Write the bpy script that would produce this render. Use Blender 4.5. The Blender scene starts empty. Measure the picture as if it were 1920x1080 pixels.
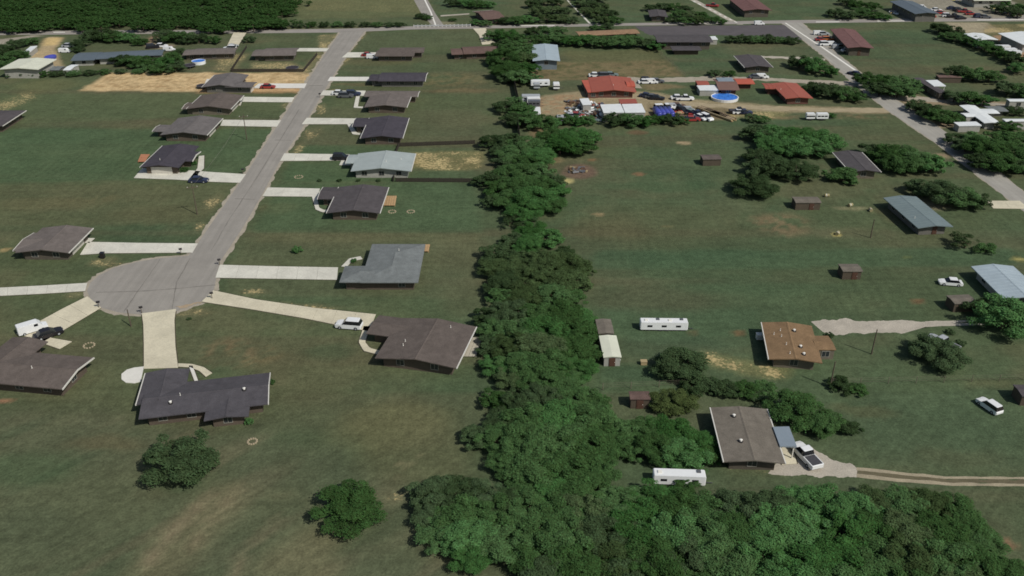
import bpy, bmesh, math, random
import numpy as np
from mathutils import Vector, Matrix

R = math.radians
scene = bpy.context.scene
COL = scene.collection

# ------------------------------------------------------------------ camera
CAM_H, PITCH, FPX = 76.0, 29.16, 1662.8
cam_d = bpy.data.cameras.new('camera')
cam = bpy.data.objects.new('camera', cam_d)
COL.objects.link(cam)
cam_d.sensor_width = 36.0
cam_d.lens = 18.0 / math.tan(R(30.0))
cam_d.clip_end = 20000.0
cam.location = (0, 0, CAM_H)
cam.rotation_euler = (R(90.0 - PITCH), 0, 0)
scene.camera = cam

# ------------------------------------------------------------------ sky and sun
SUN_EL, SUN_AZ = 46.0, 131.0           # azimuth clockwise from +Y; shadows fall away and to the west
world = bpy.data.worlds.new('World')
scene.world = world
world.use_nodes = True
wn = world.node_tree
wn.nodes.clear()
w_out = wn.nodes.new('ShaderNodeOutputWorld')
w_bg = wn.nodes.new('ShaderNodeBackground')
w_sky = wn.nodes.new('ShaderNodeTexSky')
w_sky.sky_type = 'NISHITA'
w_sky.sun_disc = False
w_sky.sun_elevation = R(SUN_EL)
w_sky.sun_rotation = R(SUN_AZ)
w_sky.air_density = 1.2
w_sky.dust_density = 2.0
w_bg.inputs['Strength'].default_value = 0.06
wn.links.new(w_sky.outputs[0], w_bg.inputs['Color'])
wn.links.new(w_bg.outputs[0], w_out.inputs['Surface'])
sun_d = bpy.data.lights.new('sun', 'SUN')
sun_d.energy = 3.3
sun_d.angle = R(0.55)
sun_d.color = (1.0, 0.955, 0.88)
sun = bpy.data.objects.new('sun', sun_d)
COL.objects.link(sun)
sdir = Vector((math.sin(R(SUN_AZ)) * math.cos(R(SUN_EL)), math.cos(R(SUN_AZ)) * math.cos(R(SUN_EL)), math.sin(R(SUN_EL))))
sun.location = sdir * 200
sun.rotation_euler = sdir.to_track_quat('Z', 'Y').to_euler()

scene.view_settings.view_transform = 'Standard'
scene.view_settings.look = 'None'
scene.view_settings.exposure = 0.0
scene.view_settings.gamma = 1.0
scene.view_settings.use_curve_mapping = False
scene.render.engine = 'CYCLES'
scene.cycles.max_bounces = 5
scene.cycles.diffuse_bounces = 3
scene.cycles.glossy_bounces = 2
scene.cycles.transmission_bounces = 2
scene.cycles.caustics_reflective = False
scene.cycles.caustics_refractive = False
scene.cycles.filter_width = 1.7

# ------------------------------------------------------------------ helpers
CP, SP = math.cos(R(PITCH)), math.sin(R(PITCH))

def G(px, py, z=0.0):
    """survey a point: where the sight line through a photo pixel meets the level z"""
    a, b = (px - 960.0) / FPX, (540.0 - py) / FPX
    dx, dy, dz = a, CP + b * SP, -SP + b * CP
    t = (z - CAM_H) / dz
    return Vector((dx * t, dy * t, z))

def ppm(py):
    return (py + 388.0) * CP / CAM_H

def lin(c):
    c = c / 255.0
    return c / 12.92 if c <= 0.04045 else ((c + 0.055) / 1.055) ** 2.4

LIT = 1.0
def S(r, g, b):
    return (lin(r) / LIT, lin(g) / LIT, lin(b) / LIT)

MATS = {}
def mat(name, rgb, rough=0.85, n1=(6.0, 0.12), n2=None, bump=0.0, rnd=0.0, metal=0.0, spec=0.3, coords='Object', wave=None, streak=None):
    """base colour broken up by one or two noises; rnd = tint differing from piece to piece"""
    if name in MATS:
        return MATS[name]
    m = bpy.data.materials.new(name)
    m.use_nodes = True
    nt = m.node_tree
    bs = nt.nodes['Principled BSDF']
    bs.inputs['Roughness'].default_value = rough
    bs.inputs['Metallic'].default_value = metal
    bs.inputs['Specular IOR Level'].default_value = spec
    tc = nt.nodes.new('ShaderNodeTexCoord')
    col = nt.nodes.new('ShaderNodeRGB')
    col.outputs[0].default_value = (*rgb, 1)
    cur = col.outputs[0]
    def scaled(cur, fac_sock, lo, hi):
        mr = nt.nodes.new('ShaderNodeMapRange')
        mr.inputs['To Min'].default_value = lo
        mr.inputs['To Max'].default_value = hi
        nt.links.new(fac_sock, mr.inputs['Value'])
        vm = nt.nodes.new('ShaderNodeVectorMath')
        vm.operation = 'SCALE'
        nt.links.new(cur, vm.inputs[0])
        nt.links.new(mr.outputs[0], vm.inputs['Scale'])
        return vm.outputs[0], mr
    last = None
    for n in (n1, n2):
        if not n:
            continue
        tx = nt.nodes.new('ShaderNodeTexNoise')
        tx.inputs['Scale'].default_value = n[0]
        tx.inputs['Detail'].default_value = 4.0
        tx.inputs['Roughness'].default_value = 0.65
        nt.links.new(tc.outputs[coords], tx.inputs['Vector'])
        cur, mr = scaled(cur, tx.outputs[0], 1 - n[1] * 2.2, 1 + n[1] * 2.2)
        mr.inputs['From Min'].default_value = 0.2
        mr.inputs['From Max'].default_value = 0.8
        last = tx
    if wave:
        wv = nt.nodes.new('ShaderNodeTexWave')
        wv.bands_direction = wave[0]
        wv.inputs['Scale'].default_value = wave[1]
        wv.inputs['Distortion'].default_value = wave[3] if len(wave) > 3 else 0.0
        nt.links.new(tc.outputs[coords], wv.inputs['Vector'])
        cur, mr = scaled(cur, wv.outputs['Fac'], 1 - wave[2], 1 + wave[2])
    if streak:
        mp_ = nt.nodes.new('ShaderNodeMapping'); mp_.vector_type = 'TEXTURE'
        mp_.inputs['Rotation'].default_value = (0, 0, R(streak[0])); mp_.inputs['Scale'].default_value = (1 / streak[1], 1 / streak[2], 1)
        nt.links.new(tc.outputs[coords], mp_.inputs['Vector'])
        tx = nt.nodes.new('ShaderNodeTexNoise'); tx.inputs['Scale'].default_value = 1.0; tx.inputs['Detail'].default_value = 3.0
        nt.links.new(mp_.outputs[0], tx.inputs['Vector'])
        cur, mr = scaled(cur, tx.outputs[0], 1 - streak[3] * 2, 1 + streak[3] * 2)
        mr.inputs['From Min'].default_value = 0.25; mr.inputs['From Max'].default_value = 0.75
    if rnd:
        oi = nt.nodes.new('ShaderNodeObjectInfo')
        cur, mr = scaled(cur, oi.outputs['Random'], 1 - rnd, 1 + rnd)
    nt.links.new(cur, bs.inputs['Base Color'])
    if bump and last:
        bp = nt.nodes.new('ShaderNodeBump')
        bp.inputs['Strength'].default_value = bump
        bp.inputs['Distance'].default_value = 0.1
        nt.links.new(last.outputs[0], bp.inputs['Height'])
        nt.links.new(bp.outputs[0], bs.inputs['Normal'])
    MATS[name] = m
    return m

def link(o, parent=None):
    COL.objects.link(o)
    if parent is not None:
        o.parent = parent
    return o

def tag(o, label=None, cat=None, group=None, kind=None):
    if label: o['label'] = label
    if cat: o['category'] = cat
    if group: o['group'] = group
    if kind: o['kind'] = kind
    return o

def empty(name, loc, rz=0.0):
    o = bpy.data.objects.new(name, None)
    o.empty_display_size = 0.5
    o.location = loc
    o.rotation_euler = (0, 0, rz)
    return link(o)

def mesh_obj(name, verts, faces, m, parent=None, smooth=False):
    me = bpy.data.meshes.new(name)
    me.from_pydata([tuple(v) for v in verts], [], faces)
    me.update()
    if smooth:
        for p in me.polygons: p.use_smooth = True
    if m: me.materials.append(m)
    return link(bpy.data.objects.new(name, me), parent)

class MB:
    """collects boxes, prisms and tubes into one mesh"""
    def __init__(s):
        s.v, s.f = [], []
    def add(s, vs, fs):
        n = len(s.v)
        s.v += [tuple(v) for v in vs]
        s.f += [tuple(i + n for i in f) for f in fs]
    def box(s, x0, x1, y0, y1, z0, z1, M=None):
        vs = [Vector((x, y, z)) for z in (z0, z1) for (x, y) in ((x0, y0), (x1, y0), (x1, y1), (x0, y1))]
        if M is not None: vs = [M @ v for v in vs]
        s.add(vs, [(3, 2, 1, 0), (4, 5, 6, 7), (0, 1, 5, 4), (1, 2, 6, 5), (2, 3, 7, 6), (3, 0, 4, 7)])
    def prism(s, poly, z0, z1):
        n = len(poly)
        s.add([(p[0], p[1], z0) for p in poly] + [(p[0], p[1], z1) for p in poly],
              [tuple(range(n))[::-1], tuple(range(n, 2 * n))] + [(i, (i + 1) % n, n + (i + 1) % n, n + i) for i in range(n)])
    def tube(s, a, b, r0, r1, n=8):
        a, b = Vector(a), Vector(b)
        d = (b - a).normalized()
        p = d.orthogonal().normalized()
        q = d.cross(p)
        vs = [a + (p * math.cos(2 * math.pi * i / n) + q * math.sin(2 * math.pi * i / n)) * r0 for i in range(n)]
        vs += [b + (p * math.cos(2 * math.pi * i / n) + q * math.sin(2 * math.pi * i / n)) * r1 for i in range(n)]
        s.add(vs, [tuple(range(n))[::-1], tuple(range(n, 2 * n))] + [(i, (i + 1) % n, n + (i + 1) % n, n + i) for i in range(n)])
    def build(s, name, m, parent=None, smooth=False):
        return mesh_obj(name, s.v, s.f, m, parent, smooth)

# value noise for the ground colours
class VNoise:
    def __init__(s, seed):
        s.t = np.random.RandomState(seed).rand(256, 256)
    def __call__(s, x, y):
        xi, yi = np.floor(x).astype(int), np.floor(y).astype(int)
        fx, fy = x - xi, y - yi
        fx, fy = fx * fx * (3 - 2 * fx), fy * fy * (3 - 2 * fy)
        g = lambda i, j: s.t[(xi + i) % 256, (yi + j) % 256]
        return (g(0, 0) * (1 - fx) + g(1, 0) * fx) * (1 - fy) + (g(0, 1) * (1 - fx) + g(1, 1) * fx) * fy
    def fbm(s, x, y, o=4):
        a, t, w = 0.0, 0.0, 1.0
        for k in range(o):
            a = a + s(x * 2 ** k + 17.3 * k, y * 2 ** k + 5.1 * k) * w
            t += w
            w *= 0.55
        return a / t

# ------------------------------------------------------------------ ground
def steps(a, b, s): return list(np.arange(a, b + 1e-6, s))
gx = np.array([-6000, -2500, -1000, -500, -340] + steps(-262, 262, 0.85) + [340, 500, 1000, 2500, 6000])
gy = np.array([-4000, -1200, -400, -100, 0, 30] + steps(52, 452, 0.85) + [520, 650, 1000, 2500, 7000])
X, Y = np.meshgrid(gx, gy)
NZ = [VNoise(k) for k in range(6)]
f = lambda k, s, o=4, sx=1.0: NZ[k].fbm(X / s * sx + 61.7, Y / s + 33.1, o)
C = np.zeros(X.shape + (3,))
def c3(rgb): return np.array(S(*rgb))
C[:] = c3((83, 92, 66))
STR = np.zeros(X.shape)
def mix(rgb, w):
    global C
    w = np.clip(w, 0, 1)[..., None]
    C = C * (1 - w) + c3(rgb) * w
def sm(v, a, b):
    t = np.clip((v - a) / (b - a), 0, 1)
    return t * t * (3 - 2 * t)
mix((73, 91, 66), sm(f(0, 55), 0.46, 0.66) * 0.7)
mix((95, 93, 71), sm(f(1, 38), 0.52, 0.72) * 0.45)
mix((102, 97, 74), sm(f(2, 14), 0.58, 0.78) * 0.35)
mix((68, 85, 62), sm(f(3, 20), 0.56, 0.74) * 0.35)
# long mown strips that run across the lots
mix((66, 80, 58), sm(NZ[4](X / 160.0, Y / 7.0 + 0.02 * X), 0.45, 0.8) * 0.35)
mix((92, 86, 67), sm(NZ[5](X / 110.0 + 9, Y / 5.0 + 3.3), 0.60, 0.9) * 0.35)

JX = (NZ[0].fbm(X / 5.0, Y / 5.0, 3) - 0.5)
JY = (NZ[1].fbm(X / 5.0 + 40, Y / 5.0, 3) - 0.5)
def inside(poly, jit):
    x, y = X + JX * jit, Y + JY * jit
    bb = [(p[0], p[1]) for p in poly]
    x0, x1 = min(p[0] for p in bb) - jit, max(p[0] for p in bb) + jit
    y0, y1 = min(p[1] for p in bb) - jit, max(p[1] for p in bb) + jit
    i0, i1 = np.searchsorted(gy, y0), np.searchsorted(gy, y1)
    j0, j1 = np.searchsorted(gx, x0), np.searchsorted(gx, x1)
    out = np.zeros(X.shape)
    xs, ys = x[i0:i1, j0:j1], y[i0:i1, j0:j1]
    if xs.size == 0: return out
    r = np.zeros(xs.shape, bool)
    n = len(bb)
    for k in range(n):
        (ax, ay), (bx, by) = bb[k], bb[(k + 1) % n]
        if ay == by: continue
        c = ((ay > ys) != (by > ys)) & (xs < (bx - ax) * (ys - ay) / (by - ay) + ax)
        r ^= c
    out[i0:i1, j0:j1] = r
    return out
def blur(m, n):
    for _ in range(n):
        m = (m + np.roll(m, 1, 0) + np.roll(m, -1, 0) + np.roll(m, 1, 1) + np.roll(m, -1, 1)) / 5.0
    return m
def speck(s, lo, hi, k=2): return sm(NZ[k].fbm(X / s, Y / s, 3), lo, hi)
def lay(rgb, m, w, sp):
    global STR
    if sum(rgb) < 310 and rgb[0] > rgb[1]: rgb = (rgb[0] - 2, min(rgb[1] + 5, rgb[0] + 2), rgb[2])
    if sp and sum(rgb) > 400:      # loose straw: scattered by the material's own fine noise
        STR = np.maximum(STR, m * w * (0.45 + 0.55 * speck(sp[0] * 3, .35, .65)))
        mix(tuple(int(.45 * c + .55 * g) for c, g in zip(rgb, (82, 86, 64))), m * w * .55)
    else:
        mix(rgb, m * w * (speck(*sp) if sp else 1.0))
def patch(px, rgb, w=1.0, jit=2.0, soft=2, sp=None):
    m = blur(inside([G(*p) for p in px], jit), soft)
    lay(rgb, m, w, sp)
def blot(cx, cy, rx, ry, rgb, w=1.0, sp=None, hard=0.45, jit=3.0):
    c = G(cx, cy)
    a = rx / ppm(cy)
    b = abs(G(cx, cy - ry).y - G(cx, cy + ry).y) / 2
    d = np.sqrt(((X + JX * jit - c.x) / a) ** 2 + ((Y + JY * jit - c.y) / b) ** 2)
    m = 1 - sm(d, hard, 1.15)
    lay(rgb, m, w, sp)

# near field, browner, with the streaks of its mowing
ang = R(46)
U = (X * math.cos(ang) + Y * math.sin(ang)); W = (-X * math.sin(ang) + Y * math.cos(ang))
near = blur(inside([G(*p) for p in [(-300, 745), (300, 800), (640, 830), (930, 1000), (800, 1300), (-500, 1300)]], 8), 6)
mix((88, 91, 71), near * 0.5)
mix((62, 76, 56), near * sm(NZ[2](U / 26.0, W / 2.4), 0.5, 0.85) * 0.35)
mix((104, 97, 77), near * sm(NZ[3](U / 18.0 + 5, W / 2.0), 0.62, 0.92) * 0.35)
patch([(420, 905), (470, 930), (330, 1090), (230, 1090), (300, 1000)], (112, 101, 81), 0.6, 4, 4)
patch([(560, 990), (640, 1010), (600, 1090), (430, 1090)], (114, 103, 82), 0.6, 5, 4)
patch([(404, 912), (410, 914), (300, 1030), (258, 1090), (250, 1090), (290, 1030)], (142, 128, 104), 0.85, 0.6, 1)
patch([(446, 916), (452, 918), (372, 1010), (330, 1090), (322, 1090), (364, 1010)], (136, 122, 98), 0.7, 0.6, 1)
patch([(520, 968), (526, 970), (470, 1030), (440, 1090), (432, 1090), (462, 1030)], (136, 122, 98), 0.6, 0.6, 1)
patch([(420, 906), (560, 930), (700, 960), (700, 966), (560, 936), (418, 911)], (114, 104, 82), 0.4, 1.0, 1)
patch([(300, 1000), (430, 1025), (428, 1031), (298, 1006)], (74, 76, 58), 0.5, 1.0, 2)
blot(590, 700, 150, 60, (94, 84, 66), 0.45)
blot(480, 665, 70, 25, (120, 100, 76), 0.55, (1.5, 0.42, 0.62))
blot(430, 660, 60, 30, (124, 106, 80), 0.5, (1.2, 0.45, 0.62))
blot(740, 800, 130, 55, (102, 94, 70), 0.6)
blot(790, 860, 130, 70, (94, 88, 68), 0.6)
blot(330, 905, 60, 20, (60, 82, 56), 0.5)
blot(60, 880, 120, 40, (66, 86, 60), 0.5)
blot(620, 660, 60, 22, (66, 84, 60), 0.5)
blot(200, 830, 90, 18, (98, 84, 66), 0.5)
blot(760, 870, 30, 30, (150, 140, 108), 0.35, (1.0, 0.55, 0.7))
blot(735, 930, 26, 14, (180, 165, 130), 0.7, (0.9, 0.5, 0.62))
# tan verge along the road ends, drying straw on new seed
STRAW, SAND = (194, 170, 130), (180, 158, 116)
patch([(204, 137), (600, 136), (585, 160), (572, 172), (250, 171), (150, 170)], STRAW, 0.96, 1.0, 1)
patch([(204, 137), (600, 136), (585, 160), (572, 172), (250, 171), (150, 170)], (146, 120, 84), 0.65, 1.0, 1, (1.4, 0.5, 0.66))
patch([(380, 166), (580, 164), (566, 174), (370, 174)], (176, 138, 100), 0.5, 1.0, 1)
for q in ([(598, 66), (640, 62), (612, 96), (596, 96)], [(592, 98), (612, 98), (580, 140), (552, 140), (575, 122)],
          [(670, 62), (690, 62), (650, 108), (636, 104)], [(646, 106), (660, 108), (640, 128), (630, 128)],
          [(548, 150), (610, 150), (574, 172), (560, 158)]):
    patch(q, STRAW, 0.85, 1.5, 1, (1.3, 0.36, 0.55))
patch([(470, 116), (548, 116), (575, 128), (560, 135), (470, 133)], STRAW, 0.8, 1.5, 1, (2.0, 0.45, 0.6))
patch([(408, 100), (470, 100), (440, 134), (400, 132)], STRAW, 0.7, 1.5, 1, (1.8, 0.48, 0.64))
for (x, y, rx, ry) in ((545, 195, 16, 10), (585, 250, 18, 16), (560, 280, 20, 14), (600, 205, 14, 14), (625, 172, 14, 6), (400, 380, 18, 22), (372, 425, 14, 10), (415, 460, 16, 14), (440, 420, 14, 26),
                       (470, 380, 10, 22), (192, 492, 26, 10), (170, 540, 26, 12), (215, 500, 30, 8), (350, 585, 60, 12), (480, 545, 30, 8), (575, 575, 70, 8), (140, 555, 20, 10)):
    blot(x, y, rx, ry, (168, 148, 112), 0.8, (1.0, 0.40, 0.6))
patch([(775, 285), (905, 283), (900, 318), (800, 322), (770, 312)], (182, 164, 106), 0.9, 3, 1, (1.1, 0.42, 0.58))
patch([(1320, 662), (1400, 672), (1490, 690), (1470, 710), (1330, 682)], (182, 166, 108), 0.9, 3, 1, (1.0, 0.44, 0.58))
blot(28, 190, 42, 24, (165, 148, 98), 0.8, (1.3, 0.46, 0.62))
blot(90, 160, 70, 14, (112, 104, 76), 0.4)
blot(100, 380, 130, 14, (104, 90, 68), 0.55)
blot(190, 372, 90, 8, (120, 104, 78), 0.5, (1.6, 0.4, 0.6))
blot(300, 400, 110, 22, (94, 82, 63), 0.5)
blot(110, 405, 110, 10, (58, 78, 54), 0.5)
blot(330, 480, 60, 12, (92, 82, 64), 0.3)
blot(600, 445, 180, 24, (92, 82, 65), 0.5)
blot(860, 470, 80, 40, (94, 86, 68), 0.5)
blot(880, 560, 70, 40, (88, 82, 64), 0.45)
blot(850, 150, 70, 16, (116, 100, 76), 0.7, (2.2, 0.35, 0.6))
blot(860, 170, 80, 5, (112, 92, 72), 0.6)
blot(690, 158, 90, 4, (110, 92, 70), 0.5)
blot(700, 118, 80, 8, (96, 86, 66), 0.5)
blot(850, 225, 60, 26, (90, 82, 64), 0.4)
blot(580, 300, 40, 8, (110, 92, 70), 0.5); blot(530, 390, 40, 14, (108, 90, 68), 0.5)
# lots mown on different days, with straight edges
for px, c, w in (([(500, 437), (905, 437), (893, 470), (800, 455), (470, 455)], (100, 94, 73), .45), ([(470, 455), (900, 455), (893, 560), (430, 552), (420, 500)], (92, 91, 70), .4),
                 ([(525, 343), (888, 344), (905, 437), (470, 436)], (74, 92, 66), .5), ([(560, 271), (745, 272), (742, 341), (525, 342)], (70, 91, 64), .5), ([(590, 205), (905, 206), (900, 269), (560, 270)], (90, 89, 69), .4),
                 ([(-200, 345), (440, 346), (385, 420), (-200, 425)], (94, 89, 69), .4), ([(-200, 242), (515, 242), (462, 322), (250, 338), (-200, 345)], (74, 94, 67), .5), ([(-200, 176), (360, 175), (330, 222), (-200, 240)], (84, 95, 68), .5),
                 ([(690, 62), (885, 58), (900, 84), (650, 96)], (84, 92, 68), .5), ([(1110, 470), (1900, 465), (1900, 500), (1110, 505)], (70, 92, 67), .45), ([(1120, 575), (1420, 580), (1440, 655), (1160, 640)], (70, 90, 66), .4), ([(1600, 735), (1925, 730), (1925, 880), (1640, 870)], (76, 91, 68), .4)):
    patch(px, c, w * 1.35, 0.8, 1)
# right-hand meadows
blot(1250, 420, 200, 50, (90, 84, 65), 0.5)
blot(1140, 430, 90, 28, (96, 86, 67), 0.45)
blot(1465, 420, 60, 26, (122, 106, 82), 0.7, (1.6, 0.36, 0.6))
blot(1290, 480, 260, 14, (64, 84, 61), 0.5)
blot(1230, 560, 160, 30, (84, 84, 64), 0.5)
blot(1420, 540, 200, 20, (66, 86, 62), 0.4)
blot(1250, 650, 150, 28, (64, 84, 62), 0.5)
blot(1190, 700, 90, 22, (62, 82, 60), 0.6)
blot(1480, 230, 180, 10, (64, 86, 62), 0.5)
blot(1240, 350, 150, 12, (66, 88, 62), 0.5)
blot(1700, 800, 250, 60, (68, 84, 62), 0.5)
blot(1860, 720, 60, 12, (92, 84, 64), 0.5)
blot(1620, 770, 80, 16, (92, 82, 62), 0.4)
blot(1800, 860, 100, 20, (86, 82, 64), 0.4)
blot(1085, 322, 32, 15, (108, 84, 76), 0.95, None, 0.75, 1.5)
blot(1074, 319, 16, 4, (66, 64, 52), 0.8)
for (x, y, rx, ry, c, w) in ((1196, 326, 12, 4, (128, 92, 74), .8), (1280, 268, 14, 4, (170, 150, 120), .7), (1197, 248, 22, 5, (110, 82, 68), .7), (1110, 300, 10, 3, (130, 96, 74), .7),
                             (1030, 300, 30, 8, (122, 102, 80), .7), (1125, 402, 14, 4, (150, 132, 100), .7), (1570, 440, 10, 3, (176, 164, 106), .8), (1062, 340, 18, 6, (196, 184, 128), .75), (1385, 624, 14, 6, (118, 86, 66), .7),
                             (1302, 624, 10, 5, (108, 84, 64), .5), (1722, 565, 16, 6, (116, 84, 66), .75), (1600, 390, 40, 4, (150, 140, 110), .4), (1905, 485, 14, 4, (170, 160, 100), .7), (1700, 484, 10, 3, (104, 112, 70), .6),
                             (1895, 1023, 14, 14, (140, 112, 88), .8), (1690, 410, 40, 16, (100, 88, 68), .4), (1690, 395, 60, 8, (112, 92, 70), .35), (1020, 250, 30, 14, (126, 100, 80), .75), (1250, 425, 16, 3, (110, 96, 72), .5),
                             (10, 752, 14, 5, (150, 112, 88), .8), (8, 468, 14, 3, (160, 140, 100), .8), (300, 318, 1, 1, (90, 80, 60), 0), (640, 310, 1, 1, (90, 80, 60), 0)):
    blot(x, y, rx, ry, c, w, None, 0.5, 1.6)
# beyond: dry field, bare yards, gravel
patch([(985, 118), (1248, 112), (1285, 144), (1090, 150), (985, 152)], (118, 100, 78), 0.9, 2, 2)
patch([(985, 118), (1248, 112), (1285, 144), (1090, 150), (985, 152)], (86, 82, 60), 0.7, 2, 2, (1.8, 0.5, 0.64))
patch([(1060, 96), (1230, 92), (1250, 114), (1070, 118)], (98, 92, 68), 0.7, 3, 3)
patch([(1010, 182), (1080, 172), (1230, 173), (1300, 186), (1450, 197), (1660, 204), (1664, 213), (1480, 211), (1400, 208), (1380, 224), (1290, 222), (1215, 217), (1130, 222), (1080, 218), (1020, 216), (996, 200)], (152, 139, 112), 0.85, 1.4, 1)
patch([(1010, 182), (1080, 178), (1130, 190), (1120, 217), (1020, 214), (1000, 200)], (148, 120, 92), 0.7, 2, 1, (1.6, 0.42, 0.62))
patch([(1060, 200), (1140, 196), (1140, 226), (1100, 226)], (104, 92, 80), 0.8, 2, 1)
patch([(1215, 196), (1390, 204), (1380, 226), (1215, 218)], (112, 94, 76), 0.75, 2, 1)
patch([(1360, 208), (1480, 210), (1470, 222), (1370, 222)], (196, 176, 116), 0.85, 1.4, 1, (1.6, 0.36, 0.56))
patch([(1215, 172), (1290, 162), (1240, 155), (1200, 158)], (132, 112, 86), 0.6, 2, 2)
patch([(1410, 219), (1660, 214), (1662, 222), (1410, 224)], (128, 108, 84), 0.5, 1, 1, (1.6, 0.4, 0.6))
patch([(560, -60), (800, -60), (812, 30), (560, 36), (540, 10)], (98, 102, 72), 0.7, 5, 3)
patch([(560, -60), (790, -60), (800, 24), (580, 20)], (176, 156, 110), 0.4, 5, 2, (3.0, 0.46, 0.64))
patch([(800, 40), (850, 40), (856, 48), (812, 48)], (150, 140, 118), 0.4, 1, 1)
patch([(1680, 10), (1740, -30), (1830, -30), (1960, 30), (1960, 40), (1690, 40)], (140, 135, 122), 0.92, 1.5, 1)
patch([(1690, 20), (1740, 26), (1740, 36), (1680, 36)], (176, 166, 138), 0.8, 1, 1, (1.6, 0.4, 0.6))
patch([(1500, 58), (1545, 56), (1604, 93), (1566, 98)], (150, 146, 134), 0.9, 0.8, 1)
patch([(1772, 42), (1850, 42), (1880, 60), (1800, 64)], (158, 148, 126), 0.9, 1, 1)
patch([(1850, 46), (1960, 44), (1960, 66), (1840, 64)], (172, 140, 96), 0.85, 1.5, 1, (2.5, 0.35, 0.55))
patch([(1860, 66), (1960, 64), (1960, 110), (1900, 106)], (150, 122, 98), 0.9, 1.5, 1)
patch([(1420, 155), (1425, 148), (1600, 150), (1640, 160), (1620, 168)], (150, 142, 128), 0.0, 1, 1)
patch([(45, 108), (70, 96), (88, 70), (120, 70), (105, 90), (112, 112), (118, 126), (82, 134), (98, 112)], (172, 154, 122), 0.92, 1.2, 1)
patch([(85, 72), (115, 70), (108, 84), (84, 86)], (196, 172, 120), 0.8, 1, 1)
patch([(-40, 78), (0, 74), (60, 66), (80, 68), (40, 72), (0, 84), (-40, 90)], (160, 152, 140), 0.85, 1, 1)
patch([(280, 70), (302, 62), (284, 84), (272, 88)], (140, 116, 96), 0.85, 0.8, 1)
patch([(275, 80), (330, 84), (320, 92), (274, 92)], (140, 128, 112), 0.8, 1, 1)
patch([(1000, 62), (1060, 50), (1060, 56), (1005, 72)], (150, 138, 122), 0.8, 1, 1)
patch([(1655, 158), (1700, 200), (1740, 196), (1900, 200), (1900, 192), (1740, 184)], (150, 134, 112), 0.85, 1, 1)
patch([(1740, 228), (1790, 228), (1800, 238), (1756, 240)], (146, 130, 110), 0.8, 1, 1)
patch([(1700, 376), (1745, 372), (1790, 390), (1745, 392)], (160, 150, 124), 0.7, 1, 1)
patch([(1744, 290), (1780, 288), (1784, 296), (1752, 297)], (150, 132, 108), 0.8, 0.8, 1)
patch([(1390, 868), (1480, 872), (1480, 888), (1340, 882)], (156, 146, 112), 0.75, 1.2, 1, (0.9, 0.35, 0.55))

C = C * np.array([0.99, 0.985, 0.965])
verts = np.stack([X, Y, np.zeros_like(X)], -1).reshape(-1, 3)
ny, nx = X.shape
idx = np.arange(ny * nx).reshape(ny, nx)
quads = np.stack([idx[:-1, :-1], idx[:-1, 1:], idx[1:, 1:], idx[1:, :-1]], -1).reshape(-1, 4)
me = bpy.data.meshes.new('ground')
me.vertices.add(len(verts)); me.vertices.foreach_set('co', verts.ravel())
me.loops.add(quads.size); me.loops.foreach_set('vertex_index', quads.ravel().astype(np.int32))
me.polygons.add(len(quads)); me.polygons.foreach_set('loop_start', np.arange(0, quads.size, 4, dtype=np.int32))
me.update(calc_edges=True)
ca = me.color_attributes.new('soil', 'FLOAT_COLOR', 'POINT')
ca.data.foreach_set('color', np.concatenate([C.reshape(-1, 3), STR.reshape(-1, 1)], 1).ravel())

gm = bpy.data.materials.new('meadow')
gm.use_nodes = True
nt = gm.node_tree
bs = nt.nodes['Principled BSDF']
bs.inputs['Roughness'].default_value = 0.95
bs.inputs['Specular IOR Level'].default_value = 0.1
at = nt.nodes.new('ShaderNodeAttribute'); at.attribute_name = 'soil'
tc = nt.nodes.new('ShaderNodeTexCoord')
sn = nt.nodes.new('ShaderNodeTexNoise'); sn.inputs['Scale'].default_value = 1.5; sn.inputs['Detail'].default_value = 4.0; sn.inputs['Roughness'].default_value = 0.7
nt.links.new(tc.outputs['Object'], sn.inputs['Vector'])
sa = nt.nodes.new('ShaderNodeMath'); sa.operation = 'MULTIPLY_ADD'; sa.inputs[1].default_value = 0.34; nt.links.new(at.outputs['Alpha'], sa.inputs[0]); nt.links.new(sn.outputs[0], sa.inputs[2])
sr = nt.nodes.new('ShaderNodeMapRange'); sr.inputs['From Min'].default_value = 0.70; sr.inputs['From Max'].default_value = 0.86
nt.links.new(sa.outputs[0], sr.inputs['Value'])
sl = nt.nodes.new('ShaderNodeMath'); sl.operation = 'MULTIPLY'; sg = nt.nodes.new('ShaderNodeMath'); sg.operation = 'GREATER_THAN'; sg.inputs[1].default_value = 0.03
nt.links.new(at.outputs['Alpha'], sg.inputs[0]); nt.links.new(sr.outputs[0], sl.inputs[0]); nt.links.new(sg.outputs[0], sl.inputs[1])
sx = nt.nodes.new('ShaderNodeMix'); sx.data_type = 'RGBA'; sx.inputs['B'].default_value = (*S(176, 159, 116), 1)
nt.links.new(sl.outputs[0], sx.inputs['Factor']); nt.links.new(at.outputs['Color'], sx.inputs['A'])
cur = sx.outputs['Result']
first = None
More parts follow.
